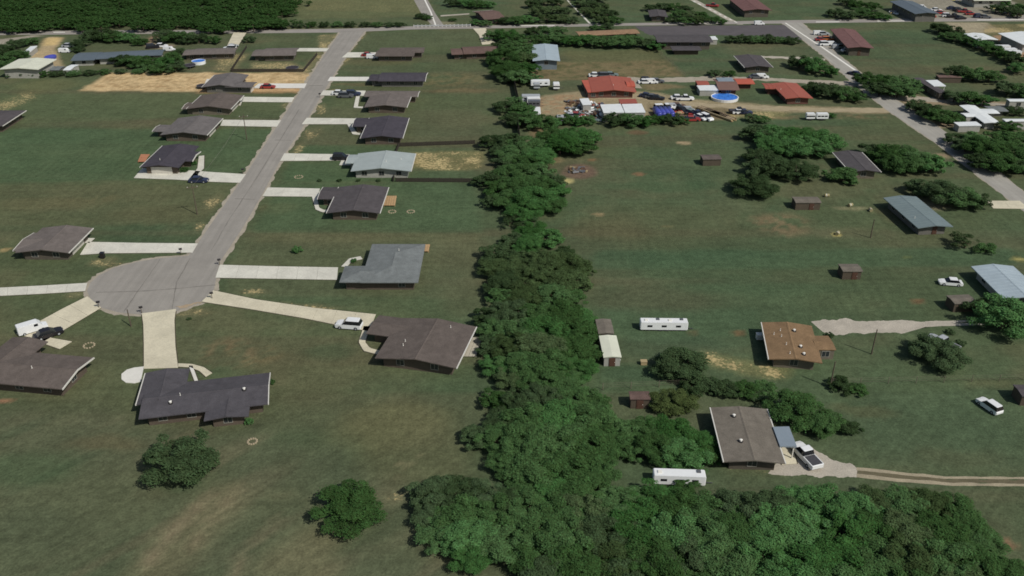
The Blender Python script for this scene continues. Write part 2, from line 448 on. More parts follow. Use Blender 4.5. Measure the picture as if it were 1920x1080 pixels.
for sc_, am, de in ((0.16, 0.20, 5.0), (0.9, 0.30, 6.0), (3.2, 0.30, 3.0)):
    tx = nt.nodes.new('ShaderNodeTexNoise')
    tx.inputs['Scale'].default_value = sc_; tx.inputs['Detail'].default_value = de; tx.inputs['Roughness'].default_value = 0.68
    nt.links.new(tc.outputs['Object'], tx.inputs['Vector'])
    mr = nt.nodes.new('ShaderNodeMapRange')
    mr.inputs['From Min'].default_value = 0.25; mr.inputs['From Max'].default_value = 0.75
    mr.inputs['To Min'].default_value = 1 - am; mr.inputs['To Max'].default_value = 1 + am
    nt.links.new(tx.outputs[0], mr.inputs['Value'])
    vm = nt.nodes.new('ShaderNodeVectorMath'); vm.operation = 'SCALE'
    nt.links.new(cur, vm.inputs[0]); nt.links.new(mr.outputs[0], vm.inputs['Scale'])
    cur = vm.outputs[0]
    first = tx
def streaks(cur, ang_, sa_, sc_, amp, mask=None):
    m1 = nt.nodes.new('ShaderNodeMapping'); m1.vector_type = 'TEXTURE'
    m1.inputs['Rotation'].default_value = (0, 0, R(ang_)); m1.inputs['Scale'].default_value = (1 / sa_, 1 / sc_, 1)
    nt.links.new(tc.outputs['Object'], m1.inputs['Vector'])
    t1 = nt.nodes.new('ShaderNodeTexNoise'); t1.inputs['Scale'].default_value = 1.0; t1.inputs['Detail'].default_value = 4.0; t1.inputs['Roughness'].default_value = 0.6
    nt.links.new(m1.outputs[0], t1.inputs['Vector'])
    r1 = nt.nodes.new('ShaderNodeMapRange'); r1.inputs[1].default_value = .28; r1.inputs[2].default_value = .72; r1.inputs[3].default_value = -amp; r1.inputs[4].default_value = amp
    nt.links.new(t1.outputs[0], r1.inputs[0]); s_ = r1.outputs[0]
    if mask:
        mm = nt.nodes.new('ShaderNodeMath'); mm.operation = 'MULTIPLY'; nt.links.new(s_, mm.inputs[0]); nt.links.new(mask, mm.inputs[1]); s_ = mm.outputs[0]
    ad = nt.nodes.new('ShaderNodeMath'); ad.operation = 'ADD'; ad.inputs[1].default_value = 1.0; nt.links.new(s_, ad.inputs[0])
    v1 = nt.nodes.new('ShaderNodeVectorMath'); v1.operation = 'SCALE'; nt.links.new(cur, v1.inputs[0]); nt.links.new(ad.outputs[0], v1.inputs['Scale'])
    return v1.outputs[0]
sp_ = nt.nodes.new('ShaderNodeSeparateXYZ'); nt.links.new(tc.outputs['Object'], sp_.inputs[0])
mk1 = nt.nodes.new('ShaderNodeMapRange'); mk1.inputs[1].default_value = 112; mk1.inputs[2].default_value = 98; nt.links.new(sp_.outputs['Y'], mk1.inputs[0])
cur = streaks(cur, 46, 0.10, 1.3, 0.13, mk1.outputs[0])
cur = streaks(cur, 2, 0.05, 0.9, 0.07)
cur = streaks(cur, 92, 0.07, 1.0, 0.05)
# mower tracks, faint, only where a slow noise lets them through
mp = nt.nodes.new('ShaderNodeMapping'); mp.inputs['Rotation'].default_value = (0, 0, R(4))
nt.links.new(tc.outputs['Object'], mp.inputs['Vector'])
wv = nt.nodes.new('ShaderNodeTexWave'); wv.bands_direction = 'X'
wv.inputs['Scale'].default_value = 0.17; wv.inputs['Distortion'].default_value = 3.0; wv.inputs['Detail'].default_value = 2.0; wv.inputs['Detail Scale'].default_value = 0.4
nt.links.new(mp.outputs[0], wv.inputs['Vector'])
ns = nt.nodes.new('ShaderNodeTexNoise'); ns.inputs['Scale'].default_value = 0.018
nt.links.new(tc.outputs['Object'], ns.inputs['Vector'])
mr = nt.nodes.new('ShaderNodeMapRange'); mr.inputs['From Min'].default_value = 0.48; mr.inputs['From Max'].default_value = 0.62; mr.inputs['To Max'].default_value = 0.09
nt.links.new(ns.outputs[0], mr.inputs['Value'])
ml = nt.nodes.new('ShaderNodeMath'); ml.operation = 'MULTIPLY'
nt.links.new(wv.outputs['Fac'], ml.inputs[0]); nt.links.new(mr.outputs[0], ml.inputs[1])
sb = nt.nodes.new('ShaderNodeMath'); sb.operation = 'SUBTRACT'; sb.inputs[0].default_value = 1.06
nt.links.new(ml.outputs[0], sb.inputs[1])
vm = nt.nodes.new('ShaderNodeVectorMath'); vm.operation = 'SCALE'
nt.links.new(cur, vm.inputs[0]); nt.links.new(sb.outputs[0], vm.inputs['Scale'])
nt.links.new(vm.outputs[0], bs.inputs['Base Color'])
bp = nt.nodes.new('ShaderNodeBump'); bp.inputs['Strength'].default_value = 0.45; bp.inputs['Distance'].default_value = 0.15
nt.links.new(first.outputs[0], bp.inputs['Height']); nt.links.new(bp.outputs[0], bs.inputs['Normal'])
me.materials.append(gm)
tag(link(bpy.data.objects.new('ground', me)), 'patchy mown grass ground with brown and straw patches', 'ground', kind='structure')

# ------------------------------------------------------------------ roads
_d = G(400, 420) - G(620, 100)
asphalt = mat('street_asphalt', S(145, 141, 134), 0.95, (0.22, 0.06), (6.0, 0.08), streak=(math.degrees(math.atan2(_d.y, _d.x)), 0.05, 1.1, 0.05))
asphalt_ew = mat('county_asphalt', S(148, 143, 137), 0.95, (0.22, 0.06), (6.0, 0.08), streak=(0, 0.04, 0.9, 0.05))
_d = G(1840, 315) - G(1500, 60)
asphalt_ns = mat('side_asphalt', S(156, 153, 145), 0.95, (0.22, 0.06), (6.0, 0.08), streak=(math.degrees(math.atan2(_d.y, _d.x)), 0.05, 1.1, 0.06))
asphalt_dark = mat('lot_asphalt', S(88, 84, 86), 0.95, (0.25, 0.08), (5.0, 0.07))
gravel = mat('gravel', S(160, 152, 137), 0.98, (0.5, 0.10), (6.0, 0.16), bump=0.3)
gravel_pale = mat('gravel_pale', S(172, 165, 152), 0.98, (0.4, 0.10), (5.0, 0.14), bump=0.3)
rut = mat('wheel_rut', S(156, 146, 124), 0.98, (0.5, 0.12), (5.0, 0.14))
dirt = mat('dirt_track', S(160, 147, 120), 0.98, (0.5, 0.10), (5.0, 0.14))
paint_w = mat('road_paint_white', S(222, 220, 212), 0.8, (2.0, 0.08))
paint_y = mat('road_paint_yellow', S(196, 184, 112), 0.8, (2.0, 0.08))
concrete = mat('concrete', S(204, 202, 190), 0.9, (0.35, 0.08), (4.0, 0.08), rnd=0.035)
joint_edge_shade = mat('concrete_joint_edge_shade', S(74, 70, 56), 0.95, (3.0, 0.1))
timber_edge = mat('dark_soil', S(70, 68, 56), 0.95, (3.0, 0.15))
rng = random.Random(5)

def along(pts, n):
    P = [Vector(p) for p in pts]
    L = [0.0]
    for a, b in zip(P, P[1:]): L.append(L[-1] + (b - a).length)
    out = []
    for k in range(n + 1):
        d = L[-1] * k / n
        i = max(j for j in range(len(P) - 1) if L[j] <= d + 1e-9)
        t = (d - L[i]) / max(1e-9, L[i + 1] - L[i])
        out.append(P[i].lerp(P[i + 1], min(1, t)))
    return out

def strip(name, A, B, m, z, n=60, grow=0.0, jag=0.0, parent=None):
    if jag: n = n * 4
    gp = lambda p: p if isinstance(p, Vector) else G(*p)
    a, b = along([gp(p) for p in A], n), along([gp(p) for p in B], n)
    vs = []
    jn = lambda p, s: jag * 2.6 * (float(NZ[s].fbm(np.array([p.x / 2.2]), np.array([p.y / 2.2]), 4)[0]) - 0.5)
    for p, q in zip(a, b):
        d = (p - q).normalized()
        p = p + d * (grow + (jn(p, 2) if jag else 0)); q = q - d * (grow + (jn(q, 3) if jag else 0))
        for k in range(5):
            v = p.lerp(q, k / 4.0); vs.append((v.x, v.y, z))
    fs = [(i * 5 + k, i * 5 + k + 1, i * 5 + k + 6, i * 5 + k + 5) for i in range(n) for k in range(4)]
    o = mesh_obj(name, vs, fs, m, parent)
    return o

def sheet(name, px, m, z, parent=None, jag=0.0, sub=8):
    P = [G(*p) for p in px]
    vs = []
    for i in range(len(P)):
        a, b = P[i], P[(i + 1) % len(P)]
        for k in range(sub):
            v = a.lerp(b, k / sub)
            vs.append((v.x + rng.uniform(-jag, jag), v.y + rng.uniform(-jag, jag), z))
    o = mesh_obj(name, vs, [tuple(range(len(vs)))], m, parent)
    if o.data.polygons[0].normal.z < 0: o.data.flip_normals()
    return o

street_L = [(640, 58), (612, 97), (575, 155), (550, 190), (523, 231), (461, 326), (371, 456), (352, 482)]
street_R = [(684, 58), (648, 105), (620, 150), (592, 198), (567, 240), (526, 301), (491, 366), (455, 428), (412, 492)]
st = strip('residential_street', street_L, street_R, asphalt, 0.028, 90)
tag(st, 'straight grey residential street ending in a cul-de-sac', 'street', kind='structure')
strip('shoulder', street_L, street_R, gravel, 0.012, 110, 0.75, 0.6, st)
bulb = [(352, 480), (300, 484), (262, 490), (215, 502), (186, 516), (170, 530), (163, 545), (170, 562), (190, 577), (222, 586), (266, 590), (330, 584), (375, 568), (400, 548), (406, 520), (412, 490)]
cd = sheet('cul_de_sac', bulb, asphalt, 0.024)
tag(cd, 'rounded grey turning circle at the end of the street', 'street', kind='structure')
bulb_c = sum((G(*p) for p in bulb), Vector()) / len(bulb)
def grown(px, k):
    out = []
    for p in px:
        v = G(*p); d = (v - bulb_c); out.append(v + d.normalized() * k)
    return out
gb = grown(bulb, 0.7)
vs = []
for i in range(len(gb)):
    for k in range(6):
        v = gb[i].lerp(gb[(i + 1) % len(gb)], k / 6)
        vs.append((v.x + rng.uniform(-.3, .3), v.y + rng.uniform(-.3, .3), 0.008))
o = mesh_obj('shoulder', vs, [tuple(range(len(vs)))], gravel, cd)
if o.data.polygons[0].normal.z < 0: o.data.flip_normals()
sandy = mat('sandy_washout', S(164, 146, 122), 0.98, (0.8, 0.08), (6.0, 0.12))
for px in ([(330, 574), (352, 572), (390, 562), (372, 569), (340, 578)],):
    sheet('silt_patch', px, sandy, 0.034, cd, 0.25)

tar = mat('tar_seam', S(122, 118, 112), 0.9, (2.0, 0.1))
for q in ([(300, 486), (262, 540), (232, 584)], [(356, 484), (330, 530), (322, 580)], [(395, 470), (430, 410), (470, 350), (520, 270), (560, 205)], [(180, 548), (260, 546), (340, 540), (404, 534)], [(440, 372), (478, 374)], [(516, 262), (546, 263)], [(580, 160), (606, 160)]):
    strip('tar_seam', q, [(x + (1.6 if abs(q[0][1] - q[-1][1]) > 30 else 0), y + (0 if abs(q[0][1] - q[-1][1]) > 30 else 1.0)) for x, y in q], tar, 0.036, 20, 0.0, 0.12, st)
road = strip('county_road', [(-120, 58), (0, 58.5), (200, 57), (420, 56.5), (640, 54), (780, 49), (900, 48), (1080, 45), (1200, 43), (1480, 38), (1700, 35), (1920, 33), (2100, 31)],
             [(-120, 66), (0, 66), (200, 64), (420, 63), (640, 61), (780, 55), (900, 53.5), (1080, 50), (1200, 48), (1480, 44), (1700, 41), (1920, 39), (2100, 37)], asphalt_ew, 0.020, 120)
tag(road, 'grey county road running across the far side', 'road', kind='structure')
for (x0, x1, ya, yb) in ((1530, 1574, 41.2, 40.8), (1645, 1750, 39.6, 38.6), (1832, 1920, 37.4, 36.6), (100, 122, 60.6, 60.5), (960, 1040, 48.4, 47.6), (1250, 1355, 43.6, 43.2)):
    strip('lane_line', [(x0, ya - .5), (x1, yb - .5)], [(x0, ya + .7), (x1, yb + .7)], paint_w, 0.030, 10, parent=road)
cr = strip('side_road', [(1466, 43), (1545, 106), (1600, 156), (1664, 207), (1760, 272), (1842, 336), (1925, 400)], [(1502, 42), (1562, 95), (1612, 135), (1652, 170), (1702, 201), (1762, 240), (1832, 290), (1925, 364)], asphalt_ns, 0.025, 110)
tag(cr, 'grey road slanting down past the houses from the crossroads', 'road', kind='structure')
strip('shoulder', [(1466, 43), (1545, 106), (1600, 156), (1664, 207), (1760, 272), (1842, 336), (1925, 400)], [(1502, 42), (1562, 95), (1612, 135), (1652, 170), (1702, 201), (1762, 240), (1832, 290), (1925, 364)], gravel, 0.010, 110, 0.45, 0.5, cr)
strip('centre_line', [(1471, 43), (1540, 89), (1604, 134)], [(1474, 43), (1543, 88.4), (1608, 133.4)], paint_w, 0.034, 20, parent=cr)
nr = strip('branch_road', [(768, -30), (776, 0), (790, 25), (812, 50)], [(796, -30), (802, 0), (818, 28), (834, 50)], asphalt, 0.016, 30)
tag(nr, 'grey branch road with a white line leaving the county road', 'road', kind='structure')
strip('centre_line', [(789, -30), (795, 0), (806, 22), (816, 49)], [(791.5, -30), (798, 0), (809, 22), (819, 49)], paint_w, 0.026, 20, parent=nr)
fp = strip('footpath', [(1040, -24), (1062, 0), (1106, 46)], [(1042, -24), (1065, 0), (1110, 46)], concrete, 0.014, 20)
tag(fp, 'narrow white path cutting straight through the far grove', 'path', kind='structure')
dr = strip('back_lane', [(1270, -12), (1298, 2), (1360, 36), (1382, 46)], [(1282, -12), (1310, 2), (1372, 36), (1394, 46)], gravel_pale, 0.014, 20)
tag(dr, 'pale back lane with a dashed line joining the county road', 'road', kind='structure')
for k in range(9):
    t0, t1 = k / 9.0, (k + 0.5) / 9.0
    a = (1298 + 87 * t0, 2 + 43 * t0); b = (1298 + 87 * t1, 2 + 43 * t1)
    strip('dash', [a, b], [(a[0] + 3.2, a[1]), (b[0] + 3.2, b[1])], paint_w, 0.026, 2, parent=dr)
hw = strip('yard_road', [(1772, -20), (1790, 0), (1850, 16), (1925, 36)], [(1800, -20), (1818, 0), (1872, 14), (1925, 28)], asphalt, 0.018, 30)
tag(hw, 'grey yard road with yellow dashes beside the vehicle yard', 'road', kind='structure')
for k in range(11):
    t0, t1 = k / 11.0, (k + 0.55) / 11.0
    q = lambda t: (1783 + 137 * t, 0 + 22 * t + 10 * t * t)
    a, b = q(t0), q(t1)
    strip('dash', [a, b], [(a[0] + 2, a[1] - 1.2), (b[0] + 2, b[1] - 1.2)], paint_y, 0.030, 2, parent=hw)
pl = sheet('parking_lot', [(1188, 49), (1405, 47), (1470, 46), (1522, 75), (1440, 70), (1355, 66), (1218, 66)], asphalt_dark, 0.012, None, 0.4)
tag(pl, 'wide dark asphalt parking lot along the county road', 'parking lot', kind='structure')

# gravel drives
def gdrive(name, A, B, m, label, z=0.008, n=40, jag=0.9):
    return tag(strip(name, A, B, m, z, n, 0.0, jag), label, 'drive', kind='structure')
gdrive('gravel_drive', [(1176, 145), (1230, 146), (1340, 143), (1430, 145), (1520, 150), (1600, 153)], [(1180, 152), (1230, 154), (1300, 153), (1400, 150), (1520, 157), (1606, 162)], gravel, 'grey gravel drive passing behind the red roofs')
gdrive('gravel_drive', [(1178, 147), (1192, 165)], [(1188, 146), (1204, 166)], gravel, 'short gravel apron beside the large red roof', 0.016, 10, 0.2)
gdrive('dirt_drive', [(1100, 177), (1200, 178), (1270, 189), (1330, 194), (1450, 199), (1560, 203), (1664, 202)], [(1100, 185), (1200, 186), (1270, 197), (1330, 201), (1450, 207), (1560, 209), (1676, 212)], dirt, 'tan dirt drive from the slanting road into the junk yard')
gdrive('gravel_drive', [(1518, 601), (1560, 600), (1640, 602), (1760, 601), (1838, 600)], [(1540, 620), (1570, 628), (1640, 624), (1690, 626), (1740, 612)], gravel_pale, 'pale gravel drive behind the tan roofed house')
gdrive('wheel_track', [(1735, 602), (1800, 600.5), (1845, 600)], [(1735, 607), (1800, 603.6), (1848, 602.6)], gravel_pale, 'thin pale wheel track leading under the big tree', 0.012, 20, 0.1)
gdrive('wheel_track', [(1735, 608), (1800, 606), (1868, 604.6)], [(1735, 613), (1800, 610.5), (1868, 608.6)], gravel_pale, 'lower pale wheel track leading under the big tree', 0.012, 20, 0.1)
gdrive('gravel_drive', [(1480, 838), (1518, 842), (1560, 862), (1608, 876)], [(1440, 888), (1500, 892), (1560, 897), (1606, 897)], gravel_pale, 'pale gravel turnaround beside the grey roofed house')
gdrive('track_bed', [(1600, 880), (1680, 888), (1780, 897), (1930, 898.5)], [(1600, 894), (1680, 899), (1780, 906), (1930, 908)], mat('track_soil', S(98, 92, 72), .98, (.6, .12), (5., .15)), 'brown strip between the tan wheel tracks by the wood', 0.006, 40, 0.4)
gdrive('wheel_track', [(1606, 876), (1680, 884), (1770, 893), (1930, 894.5)], [(1606, 882), (1680, 890), (1770, 897.5), (1930, 899)], rut, 'upper tan wheel track along the edge of the wood', 0.012, 40, 0.12)
gdrive('wheel_track', [(1606, 888), (1680, 897), (1790, 905), (1930, 907)], [(1606, 895), (1680, 904), (1790, 911), (1930, 912)], rut, 'lower tan wheel track along the edge of the wood', 0.012, 40, 0.12)
gdrive('gravel_drive', [(1660, 170), (1700, 178), (1760, 185), (1830, 190), (1900, 196)], [(1672, 188), (1715, 190), (1770, 192), (1830, 197), (1900, 202)], gravel, 'gravel lane turning off towards the white roofed homes')
gdrive('gravel_drive', [(1395, 105), (1440, 105), (1500, 107), (1548, 110)], [(1395, 109), (1440, 109), (1500, 111), (1546, 114)], gravel_pale, 'thin pale drive to the dark roofed garage')
gdrive('gravel_drive', [(826, 28.5), (880, 25)], [(826, 31), (880, 27)], gravel_pale, 'thin pale drive to the brown roofed cottage', 0.012, 10, 0.1)

# concrete drives, slab by slab
def drive(A, B, label, slab=3.4, name='driveway', m=None, edge=True):
    if name == 'front_walk' and len(A) > 2:      # the walk follows the wall foot, not the eave
        def foot(i, p):
            v = G(p[0], p[1], 0 if i == 0 else 1.7); v.z = 0; return v
        A, B = [foot(i, p) for i, p in enumerate(A)], [foot(i, p) for i, p in enumerate(B)]
    gp = lambda p: p if isinstance(p, Vector) else G(*p)
    a0, b0 = [gp(p) for p in A], [gp(p) for p in B]
    ln = sum((q - p).length for p, q in zip(a0, a0[1:]))
    n = max(1, int(round(ln / slab)))
    sub = 4
    a, b = along(a0, n * sub), along(b0, n * sub)
    base = strip(name, A, B, joint_edge_shade, 0.022, n * sub, 0.16)  # shows in the joints; dark rim beyond the slabs is painted-in edge shadow
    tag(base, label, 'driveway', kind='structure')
    for i in range(n):
        mb = MB()
        pa, pb = [v.copy() for v in a[i * sub:(i + 1) * sub + 1]], [v.copy() for v in b[i * sub:(i + 1) * sub + 1]]
        g = 0.018
        for q in (pa, pb):
            q[0] += (q[1] - q[0]).normalized() * g
            q[-1] += (q[-2] - q[-1]).normalized() * g
        poly = [(v.x, v.y) for v in pa] + [(v.x, v.y) for v in reversed(pb)]
        ar = sum(poly[k][0] * poly[(k + 1) % len(poly)][1] - poly[(k + 1) % len(poly)][0] * poly[k][1] for k in range(len(poly)))
        if ar < 0: poly.reverse()
        mb.prism(poly, 0.0, 0.085)
        mb.build('concrete_slab', m or concrete, base)
    return base
concrete_w = mat('concrete_warm', S(200, 193, 170), 0.9, (0.35, 0.08), (4.0, 0.08), rnd=0.03)
concrete_new = mat('concrete_new', S(214, 212, 204), 0.9, (0.5, 0.04), (5.0, 0.04), rnd=0.03)
drive([(485, 157), (575, 157)], [(474, 165.5), (571, 165.5)], 'bright white driveway across the straw covered lot', m=concrete_new)
drive([(457, 182), (552, 183)], [(452, 191), (547, 192)], 'pale driveway of the plain brown roofed house')
drive([(457, 183), (451, 198)], [(446, 183), (443, 198)], 'short pale walk beside the plain brown roofed house', 2.0, 'front_walk')
drive([(418, 225), (527, 226)], [(413, 236), (519, 238)], 'pale driveway of the grey house with a small side wing')
drive([(266, 316), (332, 318), (395, 323), (461, 327)], [(251, 334), (330, 337), (395, 341), (450, 343)], 'long white driveway running below the charcoal roofed house')
drive([(383, 292), (380, 303), (370, 312), (366, 324)], [(373, 293), (368, 303), (360, 313), (352, 323)], 'curved white garden walk beside the charcoal roofed house', 2.0, 'front_walk')
drive([(165, 454), (260, 456), (371, 457)], [(150, 478), (200, 475), (361, 474)], 'broad pale driveway meeting the neck of the turning circle')
drive([(178, 447), (168, 456)], [(165, 447), (158, 456)], 'small pale pad beside the grey brown house', 2.0, 'front_walk')
drive([(-60, 543), (80, 536), (164, 531)], [(-60, 558), (80, 551), (160, 546)], 'white driveway entering the turning circle from the far lot')
drive([(164, 556), (120, 578), (30, 627)], [(190, 577), (150, 601), (84, 640)], 'cream driveway with two parked cars on it', m=concrete_w)
drive([(84, 632), (135, 641)], [(74, 642), (112, 655)], 'cream L shaped walk by the big brown roof', 2.0, 'front_walk', concrete_w)
drive([(266, 588), (269, 610), (270, 650), (270, 692)], [(330, 580), (327, 600), (329, 650), (334, 690)], 'wide cream driveway straight down to the charcoal house', 2.8, m=concrete_w)
drive([(334, 682), (360, 683), (382, 689), (398, 700)], [(334, 688), (356, 689), (374, 696), (386, 707)], 'curved cream front walk hugging the charcoal roof', 2.0, 'garden_walk', concrete_w)
drive([(400, 545), (480, 562), (590, 578), (705, 590)], [(378, 566), (470, 580), (570, 597), (692, 622)], 'long cream driveway with a white car parked on it', m=concrete_w)
drive([(694, 612), (683, 625), (692, 636), (712, 641)], [(682, 612), (671, 625), (680, 641), (708, 648)], 'curved cream front walk of the large brown roofed house', 2.0, 'front_walk', concrete_w)
drive([(412, 497), (520, 500), (634, 502)], [(404, 521), (520, 523), (632, 525)], 'wide pale driveway of the hipped grey roofed house')
drive([(640, 500), (655, 485), (676, 481)], [(650, 501), (660, 490), (680, 486)], 'curved pale walk into the grey house courtyard', 2.0, 'garden_walk')
drive([(502, 352), (600, 354)], [(492, 368), (596, 369)], 'pale driveway of the dark roofed house with a timber deck')
drive([(585, 369), (590, 379), (602, 384), (618, 384)], [(594, 369), (597, 376), (606, 380), (618, 380)], 'curved pale walk round the dark roofed house', 2.0, 'front_walk')
drive([(533, 288), (655, 290)], [(525, 302), (652, 301)], 'white driveway of the pale teal roofed house')
drive([(640, 301), (662, 301)], [(636, 310), (660, 310)], 'small white pad below the pale teal roof', 3.0, 'front_walk')
drive([(575, 221.5), (668, 222.5)], [(566, 233), (660, 233)], 'pale driveway of the black roofed house')
drive([(651, 233), (660, 240), (682, 242)], [(658, 232), (668, 237), (682, 239)], 'curved pale walk of the black roofed house', 2.0, 'front_walk')
drive([(606, 170), (686, 170.5)], [(600, 179), (682, 180)], 'pale driveway with several parked cars on it')
drive([(668, 179), (662, 191), (680, 192)], [(675, 179), (670, 189), (680, 189)], 'hooked pale walk by the grey roofed house', 2.0, 'front_walk')
drive([(619, 144.5), (692, 144.5)], [(614, 152), (692, 152)], 'white driveway of the long charcoal roofed house', m=concrete_new)
drive([(652, 98.5), (715, 98.5)], [(641, 108), (750, 107)], 'pale driveway with cars beside the far brown roof')
drive([(887, 54), (898, 66), (904, 84)], [(911, 53), (917, 68), (930, 82)], 'cream driveway up to the far house by the trees', m=concrete_w)
drive([(558, 90.5), (617, 90.5)], [(556, 96.5), (612, 96.5)], 'pale driveway of the far brown grey house')
drive([(438, 61), (424, 90)], [(463, 60), (444, 90)], 'cream driveway of the far house with a blue pool', m=concrete_w)
drive([(1850, 377), (1912, 377)], [(1862, 391), (1930, 392)], 'grey concrete drive off the slanting road', m=concrete_w)
drive([(1462, 838), (1466, 872)], [(1487, 838), (1494, 870)], 'concrete pad in front of the blue carport', 2.5, 'carport_pad', concrete_w)

# ------------------------------------------------------------------ buildings
def shingle(name, rgb):
    return mat(name, S(*rgb), 0.92, (0.7, 0.12), (7.0, 0.14), bump=0.2, spec=0.15, rnd=0.05)
def metalroof(name, rgb, rough=0.5):
    return mat(name, S(*rgb), rough, (0.4, 0.05), (4.0, 0.03), spec=0.4)
SH = {k: shingle('shingle_' + k, c) for k, c in dict(charcoal=(80, 78, 82), black=(72, 69, 76), brown=(98, 90, 85), red_brown=(104, 86, 80), grey=(104, 100, 99), warm_grey=(110, 103, 99),
      slate=(112, 117, 117), dark_brown=(82, 78, 80), tan=(130, 107, 81), taupe=(112, 106, 97), umber=(80, 77, 79), maroon=(112, 84, 82), orange=(142, 116, 92)).items()}
MR = {k: metalroof('metal_' + k, c) for k, c in dict(teal=(160, 169, 168), sea=(112, 126, 128), ice=(160, 174, 182), blue_grey=(132, 144, 154), white=(222, 226, 226), cream=(210, 212, 194), red=(156, 86, 70),
      bright_red=(180, 92, 72), steel=(128, 132, 132), slate_blue=(92, 102, 110), rust=(120, 94, 84)).items()}
WL = {k: mat('wall_' + k, S(*c), 0.9, (1.0, 0.08), (12.0, 0.12)) for k, c in dict(brick=(92, 82, 72), brown=(88, 82, 73), tan=(108, 101, 88), grey=(104, 102, 97), white=(158, 157, 150), red=(100, 70, 62), blue=(110, 122, 130), timber=(84, 75, 64)).items()}
trim = mat('white_trim', S(208, 206, 198), 0.6, (4.0, 0.04))
glass = mat('window_glass', (0.03, 0.035, 0.04), 0.12, (1.0, 0.1), spec=0.6)
door_m = mat('door_paint', S(86, 62, 52), 0.6, (3.0, 0.06))
gdoor_m = mat('garage_door_paint', S(196, 192, 182), 0.6, (2.0, 0.05))
vent_m = mat('vent_white', S(226, 224, 216), 0.5, (6.0, 0.05))
vent_d = mat('vent_flange', S(44, 42, 44), 0.7, (6.0, 0.1))
deck_m = mat('deck_timber', S(176, 146, 108), 0.85, (1.0, 0.06), (8.0, 0.12))
patio_m = mat('patio_slab', S(182, 176, 160), 0.9, (1.0, 0.06), (6.0, 0.06))

def shared(fn):
    me_ = fn()
    return me_
def mk(mb, name, m):
    me_ = bpy.data.meshes.new(name)
    me_.from_pydata(mb.v, [], mb.f); me_.update(); me_.materials.append(m)
    return me_
def _frame(w, h, t=0.09):
    b = MB()
    b.box(-w/2, w/2, -0.06, 0.05, h/2 - t, h/2); b.box(-w/2, w/2, -0.06, 0.05, -h/2, -h/2 + t)
    b.box(-w/2, -w/2 + t, -0.058, 0.05, -h/2 + t, h/2 - t); b.box(w/2 - t, w/2, -0.058, 0.05, -h/2 + t, h/2 - t)
    b.box(-t/3, t/3, -0.05, 0.05, -h/2 + t, h/2 - t)
    return b
WIN_W, WIN_H = 1.25, 1.1
frame_m = mat('window_frame', S(150, 147, 138), 0.6, (4.0, 0.06))
win_me = mk(_frame(WIN_W, WIN_H, .07), 'window', frame_m)
b = MB(); b.box(-WIN_W/2 + .05, WIN_W/2 - .05, -0.03, 0.02, -WIN_H/2 + .05, WIN_H/2 - .05); pane_me = mk(b, 'pane', glass)
b = MB(); b.box(-.48, .48, -.05, .05, 0.02, 1.98); b.box(-.34, .34, -.07, -.05, 1.1, 1.8); b.box(-.34, .34, -.07, -.05, .2, .95); door_me = mk(b, 'door', door_m)
b = MB(); b.tube((.38, -.05, 1.0), (.38, -.13, 1.0), .04, .04, 8); handle_me = mk(b, 'handle', vent_m)
b = MB()
for k in range(4): b.box(-2.4, 2.4, -.06, .04, .03 + k * .49, .03 + k * .49 + .46)
garage_me = mk(b, 'garage_door', gdoor_m)
b = MB(); b.tube((0, 0, -.2), (0, 0, .12), .34, .30, 12); vent_base_me = mk(b, 'vent_flange', vent_d)
b = MB(); b.tube((0, 0, 0), (0, 0, .34), .17, .15, 10); b.tube((0, 0, .34), (0, 0, .4), .22, .05, 10); vent_me = mk(b, 'roof_vent', vent_m)
b = MB(); b.tube((0, 0, -.1), (0, 0, .4), .05, .05, 8); b.tube((0, 0, -.12), (0, 0, .03), .11, .09, 8); pipe_me = mk(b, 'roof_pipe', vent_m)

def place(me_, name, parent, loc, rz=0.0, scale=None):
    o = bpy.data.objects.new(name, me_)
    o.location = loc; o.rotation_euler = (0, 0, rz)
    if scale: o.scale = scale
    return link(o, parent)

class Block:
    def __init__(s, quad, kind, pitch, ze):
        P = [G(p[0], p[1], ze * 0.92) for p in quad]
        for p in P: p.z = 0
        BL, BR, FR, FL = P
        s.c = (BL + BR + FR + FL) / 4
        s.u = ((BR - BL) + (FR - FL)).normalized()
        s.v = Vector((-s.u.y, s.u.x, 0))
        s.a = ((BR - BL).length + (FR - FL).length) / 4
        s.b = abs(((BL - FL).dot(s.v) + (BR - FR).dot(s.v)) / 4)
        pitch *= 0.52
        s.kind, s.pitch, s.ze = kind, pitch, ze
        if kind in ('gu', 'hip'): s.e, s.n, s.L, s.W = s.u, s.v, s.a, s.b
        else: s.e, s.n, s.L, s.W = s.v, s.u, s.b, s.a
        if kind == 'hip' and s.a < s.b: s.e, s.n, s.L, s.W = s.v, s.u, s.b, s.a
        s.rise = s.W * pitch
    def has(s, p, pad=0.0):
        d = p - s.c
        return abs(d.dot(s.u)) < s.a - pad and abs(d.dot(s.v)) < s.b - pad
    def roofz(s, p):
        d = p - s.c; x, y = abs(d.dot(s.e)), abs(d.dot(s.n))
        if s.kind == 'flat': return s.ze
        if s.kind == 'hip': return s.ze + s.pitch * max(0, min(s.W - y, s.L - x))
        return s.ze + s.pitch * (s.W - y)

